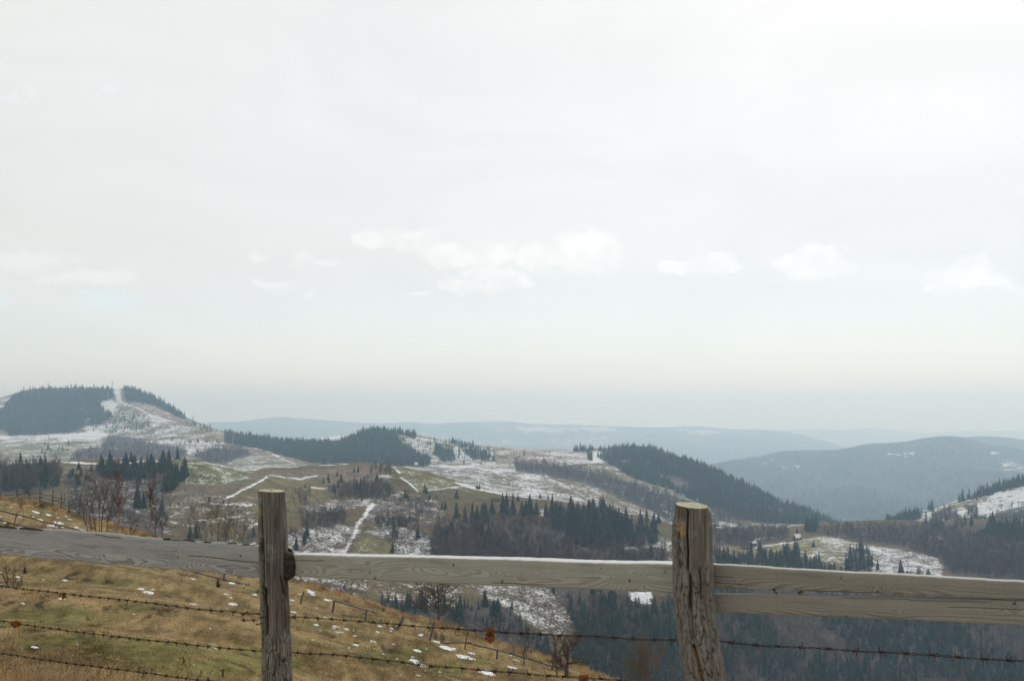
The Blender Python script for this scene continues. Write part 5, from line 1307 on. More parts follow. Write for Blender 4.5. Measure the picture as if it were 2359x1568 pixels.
# --- posts
def rough_post(x_l, x_r, ys, y_top, y_back, bark_f, crack_f, raw_f, lab, seed, tilt_cut=0.):
    """outline given at heights ys on the reference sheet; carried down into the ground"""
    xc = (np.array(x_l) + np.array(x_r)) / 2
    D = float(fenceD(xc[0])); ys = np.array(ys, float)
    z_t = float(P(0, y_top, D).z); z_b = -2.15
    n, m = 380, 220
    z = np.concatenate([np.linspace(z_t, float(P(0, 1585, D).z), n - 30), np.linspace(float(P(0, 1590, D).z), z_b, 30)])
    yy = (HOR - z * F / D) / KY
    cx = np.array([P(v, 0, D).x for v in np.interp(yy, ys, xc)]); slope = (xc[-1] - xc[-3]) / (ys[-1] - ys[-3])
    ex = yy > ys[-1]; cx[ex] = [P(xc[-1] + slope * .5 * (v - ys[-1]), 0, D).x for v in yy[ex]]
    rad = np.interp(yy, ys, (np.array(x_r) - x_l) / 2) * KX * D / F
    th = np.linspace(-math.pi, math.pi, m, endpoint=False)
    TH, ZZ = np.meshgrid(th, z); YY = np.repeat(yy[:, None], m, 1)
    q = np.sin(TH)                                           # -1 left .. 1 right, as seen from the camera side
    front = np.cos(TH) > -.2
    bark = bark_f(q, YY, TH); crack = np.zeros_like(bark)
    wp = (fbm(TH * 2.5 + seed, ZZ * 9, 3, seed + 11) - .5) * 1.5; wq = (fbm(TH * 2.5 + 4, ZZ * 9 + seed, 3, seed + 12) - .5) * 1.5
    wl = worley(TH * 4.4 + wp + seed, ZZ * 8 + wq, seed); wl2 = worley(TH * 8.5 + wp + seed, ZZ * 24 + wq, seed + 3)
    vgap = np.abs(fbm(TH * 3.6 + wp * .5 + seed, ZZ * 2.2, 4, seed) - .5) * 2
    plates = sstep(.0, .15, wl) * (.72 + .28 * sstep(0, .10, wl2)) * (.35 + .65 * sstep(.0, .13, vgap))
    plate_h = fbm(TH * 4, ZZ * 14, 3, seed + 8)
    grain = np.abs(fbm(TH * 11, ZZ * 1.6, 4, seed + 2) - .5) * 2
    disp = bark * (.004 + .009 * plates * (.5 + plate_h)) - (1 - bark) * (.0035 * (1 - sstep(0, .2, grain))) + (fbm(TH * .9, ZZ * 3, 3, seed + 4) - .5) * .012
    cr = crack_f(q, YY, TH)
    disp = disp - cr * .022
    crack = np.clip(np.maximum(cr, bark * (1 - plates) * (.95 if seed == 3 else .62)) + (1 - bark) * .35 * (1 - sstep(0, .12, grain)), 0, 1)
    raw = raw_f(q, YY, TH)
    R = rad[:, None] * (.93 - .07 * bark) + disp
    V = np.stack([cx[:, None] + R * np.sin(TH), D - R * np.cos(TH), ZZ], -1)
    # the saw cut leans a little
    k = np.exp(-((z_t - z) / .05)) [:, None]
    V[..., 2] += k * (np.cos(TH) * -tilt_cut * .5 + q * -.004)
    rings = [V[0] * f + V[0].mean(0) * (1 - f) + [0, 0, .002 * (1 - f)] for f in (.96, .7, .4, .12)]
    cutV = np.stack(rings[::-1], 0); cutV[..., 2] += (fbm(cutV[..., 0] * 60, cutV[..., 1] * 60, 3, 5) - .5) * .004
    A = np.concatenate([cutV, V]); nn = len(A)
    z0 = np.zeros((4, m)); cut = np.concatenate([z0 + 1, np.zeros_like(bark)]); cut[4] = .5
    i = np.arange(nn - 1)[:, None] * m; j = np.arange(m)[None]; j2 = (j + 1) % m
    Q = np.stack([i + j2, i + j, i + m + j, i + m + j2], -1).reshape(-1, 4)
    rc = np.hypot(cutV[..., 0] - cutV[0, :, 0].mean(), cutV[..., 1] - cutV[0, :, 1].mean())
    cc = sstep(.85, 1., np.abs(np.sin(rc * 260))) * .3
    at = {'bark': np.concatenate([z0, bark]), 'crack': np.concatenate([cc, crack]), 'raw': np.concatenate([z0, raw]), 'cut': cut}
    me = mesh_np('post', A.reshape(-1, 3) - FB, Q, m_post, True, {k_: ('FLOAT', v.ravel()) for k_, v in at.items()})
    o = link('post', me, fence); tag(o, lab)
    return o, D


def fX(v): return 552.9 + np.array(v) * .2874
def fY(v): return 1117.3 + np.array(v) * .2874
def gX(v): return 1520.4 + np.array(v) * .273
def gY(v): return 1140.3 + np.array(v) * .273


def bark_left(q, Y, TH):
    e = (fbm(TH * 5, Y / 22, 3, 5) - .5)
    low = sstep(1442, 1456, Y + e * 46 - 22 * np.exp(-((q - .15) / .3) ** 2) + 30 * sstep(.5, 1, q) * 0)
    strip = sstep(-.60, -.68, q + e * .22) * sstep(1190, 1235, Y + e * 60)
    return np.where(np.cos(TH) > -.3, np.clip(np.maximum(low, strip), 0, 1), .6)


def crack_left(q, Y, TH):
    w = (fbm(Y / 30, Y * 0 + 3.1, 3, 9) - .5) * .16
    a = np.exp(-((q + .60 + w) / .075) ** 2) * sstep(1150, 1185, Y) * sstep(1300, 1270, Y)
    b = np.exp(-((q + .50 + w) / .13) ** 2) * sstep(1345, 1356, Y) * sstep(1476, 1440, Y)
    c_ = np.exp(-((q + .64 + w) / .06) ** 2) * sstep(1280, 1290, Y) * sstep(1400, 1370, Y)
    d_ = np.exp(-((q - .72 - (Y - 1325) / 47 * .18) / .05) ** 2) * sstep(1318, 1328, Y) * sstep(1372, 1362, Y) * .8
    e_ = np.exp(-(((q - .70) / .14) ** 2 + ((Y - 1516) / 5) ** 2)) * .9
    return np.where(np.cos(TH) > 0, np.clip(a + b + c_ + d_ + e_, 0, 1), 0)


def raw_left(q, Y, TH):
    return np.where(np.cos(TH) > 0, np.clip(np.exp(-((q + .36) / .10) ** 2) * sstep(1350, 1375, Y) * sstep(1460, 1420, Y) * .75 + np.exp(-((q + .78) / .1) ** 2) * sstep(1160, 1172, Y) * sstep(1195, 1180, Y) * .6, 0, 1), 0)


def bark_right(q, Y, TH):
    e = (fbm(TH * 5.5, Y / 18, 3, 15) - .5)
    low = sstep(1300, 1326, Y + e * 60 + 22 * sstep(.35, .6, q) + 12 * sstep(-.2, -.6, q))
    strip = sstep(-.50, -.58, q + e * .2) * sstep(1185, 1205, Y + e * 20)
    rs = sstep(.90, .97, q + e * .12) * sstep(1170, 1180, Y)
    rs2 = sstep(.62, .8, q + e * .3) * sstep(1262, 1300, Y + e * 40)
    return np.where(np.cos(TH) > -.3, np.clip(np.maximum.reduce([low, strip, rs, rs2]), 0, 1), .7)


def crack_right(q, Y, TH):
    w = (fbm(Y / 26, Y * 0 + 1.1, 3, 19) - .5) * .10
    a = np.exp(-((q + .43 + w) / .04) ** 2) * sstep(1165, 1176, Y) * sstep(1315, 1300, Y)
    b = np.exp(-((q + .36 + w * 2) / .07) ** 2) * sstep(1310, 1325, Y) * sstep(1410, 1385, Y) * .9
    c_ = np.exp(-((q + .42 - (Y - 1478) / 90 * .18 + w) / .07) ** 2) * sstep(1470, 1482, Y)
    d_ = np.exp(-((q - .22 + w) / .06) ** 2) * sstep(1290, 1310, Y) * sstep(1385, 1350, Y) * .8
    e_ = np.exp(-((q - .80 + w) / .05) ** 2) * sstep(1440, 1450, Y) * sstep(1490, 1470, Y) * .8
    f_ = np.exp(-((q + .80 + w) / .08) ** 2) * sstep(1205, 1215, Y) * (.5 + .5 * np.sin(Y / 5)) * sstep(1330, 1300, Y) * .8
    return np.where(np.cos(TH) > 0, np.clip(a + b + c_ + d_ + e_ + f_, 0, 1), 0)


def raw_right(q, Y, TH):
    return np.where(np.cos(TH) > 0, np.clip(np.exp(-((q + .66) / .11) ** 2) * sstep(1196, 1203, Y) * sstep(1240, 1218, Y) + np.exp(-((q + .40 - (Y - 1478) / 90 * .18) / .1) ** 2) * sstep(1480, 1490, Y) * .5, 0, 1), 0)


pL, DL = rough_post(fX([140, 150, 155, 160, 163, 168, 172, 176, 178]), fX([360, 372, 378, 384, 390, 396, 402, 412, 414]), fY([40, 200, 400, 600, 800, 1000, 1200, 1400, 1568]), 1130, 1128, bark_left, crack_left, raw_left, 'grey weathered post with bark left on its lower end', 3, .002)
pR, DR = rough_post(gX([124, 118, 108, 106, 105, 108, 125, 150, 185, 215]), gX([418, 430, 436, 445, 450, 455, 470, 495, 530, 560]), gY([88, 200, 260, 500, 700, 850, 1000, 1200, 1400, 1568]), 1163.5, 1158, bark_right, crack_right, raw_right, 'thick leaning post with flaking bark and a pale sawn top', 8, .012)


rough_post([2842, 2846, 2850, 2856], [2958, 2962, 2966, 2970], [1240, 1400, 1550, 1700], 1236, 1233, bark_left, crack_left, raw_left, 'weathered post where the close pair of planks ends', 12, .01)


# --- planks
def plank(lab, mat, pl, pr, thick, back, seed, knots, dens=46., amp=5., wane=(0, 0), cup=0., wob=.004, cath=0., topf=1., splits=()):
    """pl / pr: (x, y upper edge, y lower edge) at the two ends, front face BACK metres behind the line of the post centres"""
    ends = []
    for (x, y0, y1) in (pl, pr):
        D = float(fenceD(x)) + back
        ends.append((np.array(P(x, y0, D)), np.array(P(x, y1, D))))
    (a0, a1), (b0, b1) = ends
    L = np.linalg.norm(b0 - a0); n = int(L / .006); m = 34
    s = np.linspace(0, 1, n)[:, None]; sm_ = s[:, 0] * L
    top = a0 + (b0 - a0) * s; bot = a1 + (b1 - a1) * s
    e0 = (fbm(sm_ * 2.2, sm_ * 0 + seed, 4, seed) - .5) * 2 * wob * 2; e1 = (fbm(sm_ * 2.4, sm_ * 0 + seed + 7, 4, seed + 1) - .5) * 2 * wob * 2
    e0 += (fbm(sm_ * 26, sm_ * 0 + 2, 3, seed + 2) - .5) * wob * 1.3; e1 += (fbm(sm_ * 26, sm_ * 0 + 5, 3, seed + 3) - .5) * wob * 1.3
    top = top + UP * (e0 - wob * .5)[:, None]; bot = bot + UP * (e1 + wob * .5)[:, None]
    H = np.linalg.norm(top - bot, axis=1).mean()
    c = np.linspace(0, 1, m)
    front = bot[:, None] + (top - bot)[:, None] * c[None, :, None]
    bow = (fbm(sm_[:, None] * .9, c[None] * 1.2, 2, seed + 5) - .5) * .012
    rnd = .004 * (np.exp(-c * H / .004) + np.exp(-(1 - c) * H / .004))
    front = front + FN * (bow + rnd[None])[..., None]
    tk = thick * (1 + (fbm(sm_ * 1.5, sm_ * 0, 2, seed + 6) - .5) * .25)
    k = np.linspace(0, 1, 7)[1:-1]
    tf, bf = front[:, -1], front[:, 0]
    tp = tf[:, None] + (FN * tk[:, None])[:, None] * k[None, :, None] + UP * (.004 * np.sin(k * math.pi))[None, :, None]
    tb = tf + FN * tk[:, None] - UP * wane[0]; bb = bf + FN * tk[:, None] + UP * wane[1]
    bp = bb[:, None] + (bf - bb)[:, None] * k[None, :, None]
    ring = np.concatenate([front, tp, tb[:, None], bb[:, None], bp], 1)
    mm = ring.shape[1]
    i = np.arange(n - 1)[:, None] * mm; j = np.arange(mm)[None]; j2 = (j + 1) % mm
    Q = np.stack([i + j, i + mm + j, i + mm + j2, i + j2], -1).reshape(-1, 4)
    V = ring.reshape(-1, 3)
    # end faces
    ce = len(V); V = np.concatenate([V, ring[0].mean(0)[None], ring[-1].mean(0)[None]])
    jj = np.arange(mm); jn = (jj + 1) % mm
    E0 = np.stack([np.full(mm, ce), jj, jn, jn], -1); E1 = np.stack([np.full(mm, ce + 1), (n - 1) * mm + jn, (n - 1) * mm + jj, (n - 1) * mm + jj], -1)
    # growth-ring field, bent round the knots
    C = np.concatenate([c, 1 + k * thick / H * .6, [1 + thick / H * .6], [-thick / H * .6], -thick / H * .6 * (1 - k)]) * H
    S = np.repeat(sm_[:, None], mm, 1); CC = np.repeat(C[None], n, 0)
    ph = CC * dens + amp * (fbm(S * 1.1 + seed, CC * 7, 3, seed + 20) - .5) * 2 + cath * ((CC / H - .5) ** 2 * 4 - 1) + cath * 1.2 * (fbm(S * .55, CC * 0 + seed, 2, seed + 9) - .5)
    kn = np.zeros_like(ph)
    for (ks, kc, kr, ka) in knots:
        d2 = ((S - ks * L) / (kr * 2.4)) ** 2 + ((CC - kc * H) / (kr * 1.25)) ** 2
        ph = ph + ka * np.exp(-d2 * .7)
        kn = np.maximum(kn, np.exp(-(((S - ks * L) / (kr * .55)) ** 2 + ((CC - kc * H) / (kr * .8)) ** 2) * 1.6))
    for (q0, q1, c0, c1) in splits:
        sq = (S / L - q0) / (q1 - q0); w_ = sstep(0, .06, sq) * sstep(1, .8, sq)
        kn = np.maximum(kn, .95 * np.exp(-((CC / H - c0 - (c1 - c0) * sq - .05 * (fbm(S * 6, S * 0 + q0 * 50, 3, 4) - .5)) / .028) ** 2) * w_)
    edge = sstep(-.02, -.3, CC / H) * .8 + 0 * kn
    def ext(A): return np.concatenate([A.ravel(), [A[0].mean(), A[-1].mean()]])
    mbm = MB(); mbm.add(V - FB, np.concatenate([Q, E0, E1]))
    me = mbm.mesh('plank', mat, True)
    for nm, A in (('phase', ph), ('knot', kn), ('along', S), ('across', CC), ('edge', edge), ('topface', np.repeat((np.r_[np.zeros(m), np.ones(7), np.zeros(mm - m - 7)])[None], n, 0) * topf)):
        at = me.attributes.new(nm, 'FLOAT', 'POINT'); at.data.foreach_set('value', ext(A).astype(np.float32))
    me.set_sharp_from_angle(angle=math.radians(50))
    o = link('plank', me, fence); tag(o, lab)
    return o


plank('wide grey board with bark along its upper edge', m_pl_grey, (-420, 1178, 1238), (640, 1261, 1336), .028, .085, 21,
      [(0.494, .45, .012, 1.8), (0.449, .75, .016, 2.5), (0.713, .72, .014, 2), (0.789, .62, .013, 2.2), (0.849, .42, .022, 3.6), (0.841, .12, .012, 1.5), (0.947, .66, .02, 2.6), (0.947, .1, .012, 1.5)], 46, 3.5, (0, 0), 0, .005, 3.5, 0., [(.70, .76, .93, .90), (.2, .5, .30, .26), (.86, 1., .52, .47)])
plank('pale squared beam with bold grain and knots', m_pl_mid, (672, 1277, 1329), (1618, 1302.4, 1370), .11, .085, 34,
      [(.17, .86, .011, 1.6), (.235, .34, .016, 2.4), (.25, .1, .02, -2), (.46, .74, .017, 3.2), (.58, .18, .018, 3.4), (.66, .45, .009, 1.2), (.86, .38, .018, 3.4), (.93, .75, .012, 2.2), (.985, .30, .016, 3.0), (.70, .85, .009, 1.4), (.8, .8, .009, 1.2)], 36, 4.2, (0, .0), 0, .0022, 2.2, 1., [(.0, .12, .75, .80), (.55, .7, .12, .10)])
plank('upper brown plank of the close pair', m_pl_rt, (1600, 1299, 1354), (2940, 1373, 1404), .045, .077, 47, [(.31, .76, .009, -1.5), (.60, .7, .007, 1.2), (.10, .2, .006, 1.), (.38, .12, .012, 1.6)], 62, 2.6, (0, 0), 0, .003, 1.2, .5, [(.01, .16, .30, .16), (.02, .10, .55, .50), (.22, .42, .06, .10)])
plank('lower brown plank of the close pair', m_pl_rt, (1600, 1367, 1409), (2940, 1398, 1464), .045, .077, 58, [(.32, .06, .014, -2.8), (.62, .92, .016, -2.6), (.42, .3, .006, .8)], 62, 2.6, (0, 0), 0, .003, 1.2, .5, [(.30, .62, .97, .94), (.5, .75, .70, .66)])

m_darkbark = simple_mat('dark_bark', (.058, .047, .034), (.022, .018, .012), 45, .95, .8)
# stub of an old log wedged behind the tall post
mb = MB(); Dk = float(fenceD(668)) + .045
ang = np.linspace(0, 2 * math.pi, 28, endpoint=False); prof = []
cx_, cz_ = P(659, 0, Dk).x, P(0, 1306, Dk).z
hw, hh = px_m(21, Dk), px_m(34, Dk)
for f, d_ in ((.86, 0), (1, .012), (1, .05), (.9, .065)):
    rr = 1 + .16 * (fbm(np.cos(ang) * 3 + 3, np.sin(ang) * 3, 4, 6) - .5)
    prof.append(np.stack([cx_ + np.cos(ang) * hw * f * rr, np.full(28, Dk + d_), cz_ + np.sin(ang) * hh * f * rr], 1))
V = np.concatenate(prof + [prof[0].mean(0)[None], prof[-1].mean(0)[None]]); Q = []
for a in range(3):
    for j in range(28): Q.append((a * 28 + j, a * 28 + (j + 1) % 28, (a + 1) * 28 + (j + 1) % 28, (a + 1) * 28 + j))
for j in range(28): Q.append((112, (j + 1) % 28, j, j)); Q.append((113, 84 + j, 84 + (j + 1) % 28, 84 + (j + 1) % 28))
mb.add(V - FB, Q); o = mb.build('log_stub', m_darkbark, fence, True)


# strips of bark and splinters on the plank edges
def flake(name, x0, y0, x1, y1, h, back, mat, seed):
    n = 14; s = np.linspace(0, 1, n); r = np.random.default_rng(seed)
    xs = x0 + (x1 - x0) * s; ys = y0 + (y1 - y0) * s
    up = h * (.35 + .9 * fbm(s * 5, s * 0 + seed, 3, seed)) * np.sin(np.clip(s * 1.05 + .05, 0, 1) * math.pi) ** .5
    D = fenceD(xs) + back
    V = np.array([[*P(x, y + 2.5, d)] for x, y, d in zip(xs, ys, D)] + [[*P(x, y - u, d)] for x, y, u, d in zip(xs, ys, up, D)])
    V2 = V + FN * .012
    V = np.concatenate([V, V2]); Q = []
    for i_ in range(n - 1):
        Q += [(i_, i_ + 1, n + i_ + 1, n + i_), (2 * n + i_ + 1, 2 * n + i_, 3 * n + i_, 3 * n + i_ + 1), (n + i_, n + i_ + 1, 3 * n + i_ + 1, 3 * n + i_), (i_ + 1, i_, 2 * n + i_, 2 * n + i_ + 1)]
    mb = MB(); mb.add(V - FB, Q); return mb.build(name, mat, fence)


def boardtop(x): return np.interp(x, [-420, 640], [1178, 1261]) + 1.
for k, (x0, x1, h) in enumerate([(375, 393, 2.6), (420, 453, 2.4), (466, 486, 1.8), (520, 552, 3.6), (555, 594, 3.4), (-20, 36, 1.6), (45, 98, 1.6), (395, 420, 1.0)]):
    flake('bark_strip', x0, boardtop(x0), x1, boardtop(x1), h, .088, m_darkbark, 200 + k)
for k, (x0, y0, x1, y1, h, b) in enumerate([(1648, 1299, 1662, 1302, 7, .14), (1838, 1365, 1850, 1362, 3, .082), (663, 1266, 672, 1274, 6, .16)]):
    flake('splinter', x0, y0, x1, y1, h, b, m_darkbark, 240 + k)

# --- nails
m_rust = simple_mat('rusty_iron', (.060, .032, .022), (.028, .018, .014), 40, .8)
for (x0, y0, x1, y1, D) in ((592, 1438, 612, 1434, DL - .05), (602, 1422, 616, 1420, DL - .06), (1783, 1358, 1790, 1368, float(fenceD(1785)) + .07), (1602, 1366, 1617, 1361, DR - .10)):
    A, B = np.array(P(x0, y0, D)), np.array(P(x1, y1, D)); mb = MB()
    mb.tube(np.array([A, (A + B) / 2, B]) - FB, .0026, 8); d_ = (A - B) / np.linalg.norm(A - B)
    mb.tube(np.array([A + d_ * .002, A, A - d_ * .001]) - FB, .0062, 10); mb.build('nail', m_rust, fence)


# --- barbed wire
def barb_mesh(seed):
    r = np.random.default_rng(seed); mb = MB()
    a = np.linspace(0, 2 * math.pi * 3.2, 40); Lc = .018
    mb.tube(np.stack([(a / a[-1] - .5) * Lc, .0048 * np.cos(a), .0048 * np.sin(a)], 1), .0017, 5)
    for k in range(4):
        x = (-1 if k < 2 else 1) * Lc * .45
        an = r.uniform(0, 6.28) if k % 2 == 0 else an + math.pi + r.normal(0, .5)
        d = np.array([r.normal(0, .35), math.cos(an), math.sin(an)]); d /= np.linalg.norm(d)
        p = np.array([x, 0, 0]); l = r.uniform(.018, .027)
        mb.tube(np.array([p + d * .003, p + d * l * .6, p + d * l]), [.0017, .0015, .0009], 5)
    return mb.mesh('barb', m_rust, True)


BARBS = [barb_mesh(600 + k) for k in range(6)]


def wire(lab, pts, seed, back=.1, first=.02, gap=.095):
    r = np.random.default_rng(seed)
    xs = np.array([p[0] for p in pts], float); ys = np.array([p[1] for p in pts], float)
    W0 = np.array([[*P(x, y, float(fenceD(x)) + back)] for x, y in zip(np.linspace(xs[0], xs[-1], 400), np.interp(np.linspace(xs[0], xs[-1], 400), xs, ys))])
    seg = np.r_[0, np.cumsum(np.linalg.norm(np.diff(W0, axis=0), axis=1))]
    n = int(seg[-1] / .005); s = np.linspace(0, seg[-1], n)
    W = np.stack([np.interp(s, seg, W0[:, k]) for k in range(3)], 1)
    W[:, 2] += (fbm(s * 5, s * 0, 3, seed) - .5) * .010
    T = np.gradient(W, axis=0); T /= np.linalg.norm(T, axis=1, keepdims=True)
    A = np.cross(T, UP); A /= np.linalg.norm(A, axis=1, keepdims=True); B = np.cross(A, T)
    ph = s / .042 * math.pi + fbm(s * 3, s * 0, 2, seed) * 3
    mb = MB()
    for k in (0, math.pi):
        mb.tube(W + .0032 * (A * np.cos(ph + k)[:, None] + B * np.sin(ph + k)[:, None]) - FB, .00165, 5)
    w = mb.build('barbed_wire', m_rust, fence, True); tag(w, lab)
    p = first; k = 0
    while p < seg[-1] - .02:
        i_ = min(int(p / seg[-1] * (n - 1)), n - 2)
        M = Matrix((T[i_], A[i_], B[i_])).transposed().to_4x4() @ Matrix.Rotation(r.uniform(0, 6.28), 4, 'X')
        M.translation = Vector(W[i_] - FB)
        b = bpy.data.objects.new('barb', BARBS[k % len(BARBS)] if False else BARBS[int(r.integers(len(BARBS)))]); COL.objects.link(b)
        b.parent = w; b.matrix_local = M
        p += gap * r.uniform(.86, 1.14); k += 1
    return w


wire('upper strand of rusty barbed wire', [(-90, 1338), (0, 1350), (150, 1368), (300, 1384), (450, 1401), (540, 1410), (600, 1415), (668, 1420), (770, 1426), (850, 1432), (1000, 1445), (1128, 1455), (1300, 1463), (1430, 1470), (1555, 1476), (1655, 1478), (1800, 1488), (2000, 1500), (2200, 1513), (2359, 1523), (2900, 1562)], 1)
wire('middle strand of rusty barbed wire', [(-90, 1418), (0, 1430), (150, 1452), (300, 1470), (450, 1486), (600, 1499), (670, 1502), (800, 1511), (1000, 1535), (1150, 1547), (1286, 1556), (1340, 1561), (1447, 1569), (1600, 1582), (2359, 1650)], 2)
wire('lowest strand of rusty barbed wire', [(-90, 1496), (0, 1505), (100, 1520), (200, 1532), (300, 1545), (400, 1558), (470, 1567), (620, 1584), (1600, 1690)], 3)
# a loop of loose wire end at the tall post
a = np.linspace(.1, 2 * math.pi * .93, 40); Dl = float(fenceD(585)) + .09
lo = np.array([[*P(578 + 21 * math.cos(q) , 1421 + 9 * math.sin(q) + 2 * math.sin(3 * q), Dl + .01 * math.sin(2 * q))] for q in a])
mb = MB(); mb.tube(lo - FB, .0017, 5); wl_ = mb.build('wire_loop', m_rust, fence, True)
for k in (8, 16, 24):
    b = bpy.data.objects.new('barb', BARBS[k % 6]); COL.objects.link(b); b.parent = wl_; b.location = lo[k] - FB; b.rotation_euler = (k, .4, k * .3)

# ------------------------------------------------------------------ dead leaves caught on the wire
m_leaf, t, out = material('dead_leaf')
lc = t.noise(t.new('ShaderNodeTexCoord').outputs['Object'], 45, 4)
c = t.mix(t.sm(lc, .3, .7), (.27, .10, .034), (.12, .05, .024))
df = t.new('ShaderNodeBsdfDiffuse'); t.put(df.inputs[0], c); tr = t.new('ShaderNodeBsdfTranslucent'); t.put(tr.inputs[0], c)
mx = t.new('ShaderNodeMixShader'); mx.inputs[0].default_value = .3
t.l.new(df.outputs[0], mx.inputs[1]); t.l.new(tr.outputs[0], mx.inputs[2]); t.l.new(mx.outputs[0], out.inputs[0])


def leaf(x, y, size, lab, seed, n_l=1, spread=1.):
    D = float(fenceD(x)) + .085; mb = MB(); r = np.random.default_rng(seed); sz = px_m(size, D)
    for k in range(n_l):
        n = 13; u = np.linspace(-1, 1, n); U, Vv = np.meshgrid(u, u)
        rr = np.maximum(abs(U), abs(Vv)); th = np.arctan2(Vv, U)
        lob = .62 + .25 * np.abs(np.cos(th * 2.5)) ** .6 + .1 * np.cos(th * 11)
        px_, pz_ = rr * lob * np.cos(th), rr * lob * np.sin(th)
        py_ = .35 * (px_ * r.choice([-1, 1])) ** 2 * 1.6 + .5 * (fbm(px_ * 1.8 + seed + k, pz_ * 1.8, 3, seed + k) - .5) + .28 * np.sin(pz_ * 3 + k)
        L = np.stack([px_, py_, pz_], -1).reshape(-1, 3) * sz * .5 * r.uniform(.8, 1.1)
        M = np.array(Matrix.Rotation(r.uniform(-.8, .8), 3, 'Z') @ Matrix.Rotation(r.uniform(-.9, .9), 3, 'X') @ Matrix.Rotation(r.uniform(0, 6.28), 3, 'Y'))
        o_ = np.array([r.uniform(-.35, .35) * spread, r.uniform(-.2, 0), r.uniform(-.35, .1)]) * sz * (n_l > 1)
        i_ = np.arange(n - 1)[:, None] * n; j_ = np.arange(n - 1)[None]
        mb.add(L @ M.T + o_, np.stack([i_ + j_, i_ + j_ + 1, i_ + n + j_ + 1, i_ + n + j_], -1).reshape(-1, 4))
    o = mb.build('dead_leaf', m_leaf, None, True, P(x, y, D)); tag(o, lab, 'dead leaf', 'dead leaves caught on the barbed wire')


leaf(1131, 1457, 30, 'largest crumpled brown leaf cluster hanging on the upper wire between the posts', 5, 3)
leaf(145, 1371, 17, 'small rust-brown leaf on the upper wire under the grey board', 6, 2)
leaf(37, 1435, 19, 'orange-brown leaf on the middle wire near the frame edge', 7, 2)
leaf(1350, 1561, 26, 'flat orange leaf cluster on the middle wire near the fruit tree', 8, 2, 1.6)

# ------------------------------------------------------------------ dry weeds in front of the slope
m_stem = simple_mat('dry_stem', (.21, .14, .075), (.12, .075, .04), 20)
m_umbel = simple_mat('dry_flower_head', (.47, .325, .14), (.32, .205, .085), 60)
m_seed = simple_mat('brown_seed_head', (.085, .05, .028), (.05, .03, .018), 60)


def nearD(x, y): return float(fr.inv(x, y)[1][0])


def weed(heads, foot, lab, cat, kind, seed, name):
    """heads: (x, y, width px) of every flower head; foot: where the stem meets the ground"""
    r = np.random.default_rng(seed); D = nearD(*foot)
    root = empty(name, P(*foot, D)); tag(root, lab, cat); R0 = np.array(root.location)
    st = MB()
    for (x, y, w) in heads:
        hd = np.array(P(x, y, D - r.uniform(0, .15))); ft = R0 + [r.normal(0, .01), 0, -.02]
        mid = ft * .45 + hd * .55 + [(ft[0] - hd[0]) * .22, 0, 0]
        tt_ = np.linspace(0, 1, 9)[:, None]
        st.tube(((1 - tt_) ** 2 * ft + 2 * tt_ * (1 - tt_) * mid + tt_ ** 2 * hd) - R0, np.linspace(.0030, .0016, 9), 5)
        hb_ = MB(); W = px_m(w, D)
        if kind == 'umbel':
            for q in range(26):
                a_, ra = r.uniform(0, 6.28), W * .5 * math.sqrt(r.uniform())
                p = np.array([math.cos(a_) * ra, math.sin(a_) * ra, r.normal(0, W * .05) - ra * .25 + W * .1])
                s_ = W * r.uniform(.10, .17)
                hb_.add(p + np.array([[1, 0, 0], [-1, 0, 0], [0, 1, 0], [0, -1, 0], [0, 0, .9], [0, 0, -.9]]) * s_, [[0, 2, 4], [2, 1, 4], [1, 3, 4], [3, 0, 4], [2, 0, 5], [1, 2, 5], [3, 1, 5], [0, 3, 5]])
                if q % 4 == 0: st.tube(np.array([hd - [0, 0, W * .35], hd + p]) - R0, .0009, 4, False)
            hb_.build('flower_head', m_umbel, root).location = hd - R0
        else:
            for q in range(46):
                f_ = q / 46; p = np.array([r.normal(0, W * .22), r.normal(0, W * .22), -f_ * W * 2.6])
                s_ = W * r.uniform(.10, .2)
                hb_.add(p + np.array([[1, 0, 0], [-1, 0, 0], [0, 1, 0], [0, -1, 0], [0, 0, 1.3], [0, 0, -1.3]]) * s_, [[0, 2, 4], [2, 1, 4], [1, 3, 4], [3, 0, 4], [2, 0, 5], [1, 2, 5], [3, 1, 5], [0, 3, 5]])
            hb_.build('seed_head', m_seed, root).location = hd - R0
    st.build('stem', m_stem, root)
    return root


def ck(x, y): return x * .2197, 1382.1 + y * .2197
weed([(*ck(790, 575), 13), (*ck(850, 540), 11), (*ck(912, 492), 9), (*ck(945, 587), 12), (*ck(765, 595), 8)], ck(985, 847), 'dry yarrow with five golden flower heads behind the lowest wire', 'dry weed', 'umbel', 1, 'dry_yarrow')
weed([(*ck(1005, 568), 9), (*ck(1052, 573), 8), (*ck(1098, 570), 5), (*ck(1045, 627), 7), (*ck(1130, 605), 6)], ck(1020, 850), 'dry yarrow with small golden heads right of the five-headed yarrow', 'dry weed', 'umbel', 2, 'dry_yarrow')
weed([(*ck(1240, 620), 12), (*ck(1280, 640), 11), (*ck(1335, 645), 8), (*ck(1180, 668), 6)], ck(1130, 850), 'dry yarrow with a wide golden cluster rising right of the other yarrows', 'dry weed', 'umbel', 3, 'dry_yarrow')
weed([(*ck(780, 755), 12), (*ck(838, 790), 11), (*ck(900, 720), 7), (*ck(1070, 768), 7)], ck(900, 900), 'low dry yarrow with pale brown heads under the lowest wire', 'dry weed', 'umbel', 4, 'dry_yarrow')
weed([(*ck(365, 800), 13), (*ck(470, 805), 5)], ck(400, 900), 'low dry yarrow with one flat brown head near the bottom edge', 'dry weed', 'umbel', 5, 'dry_yarrow')
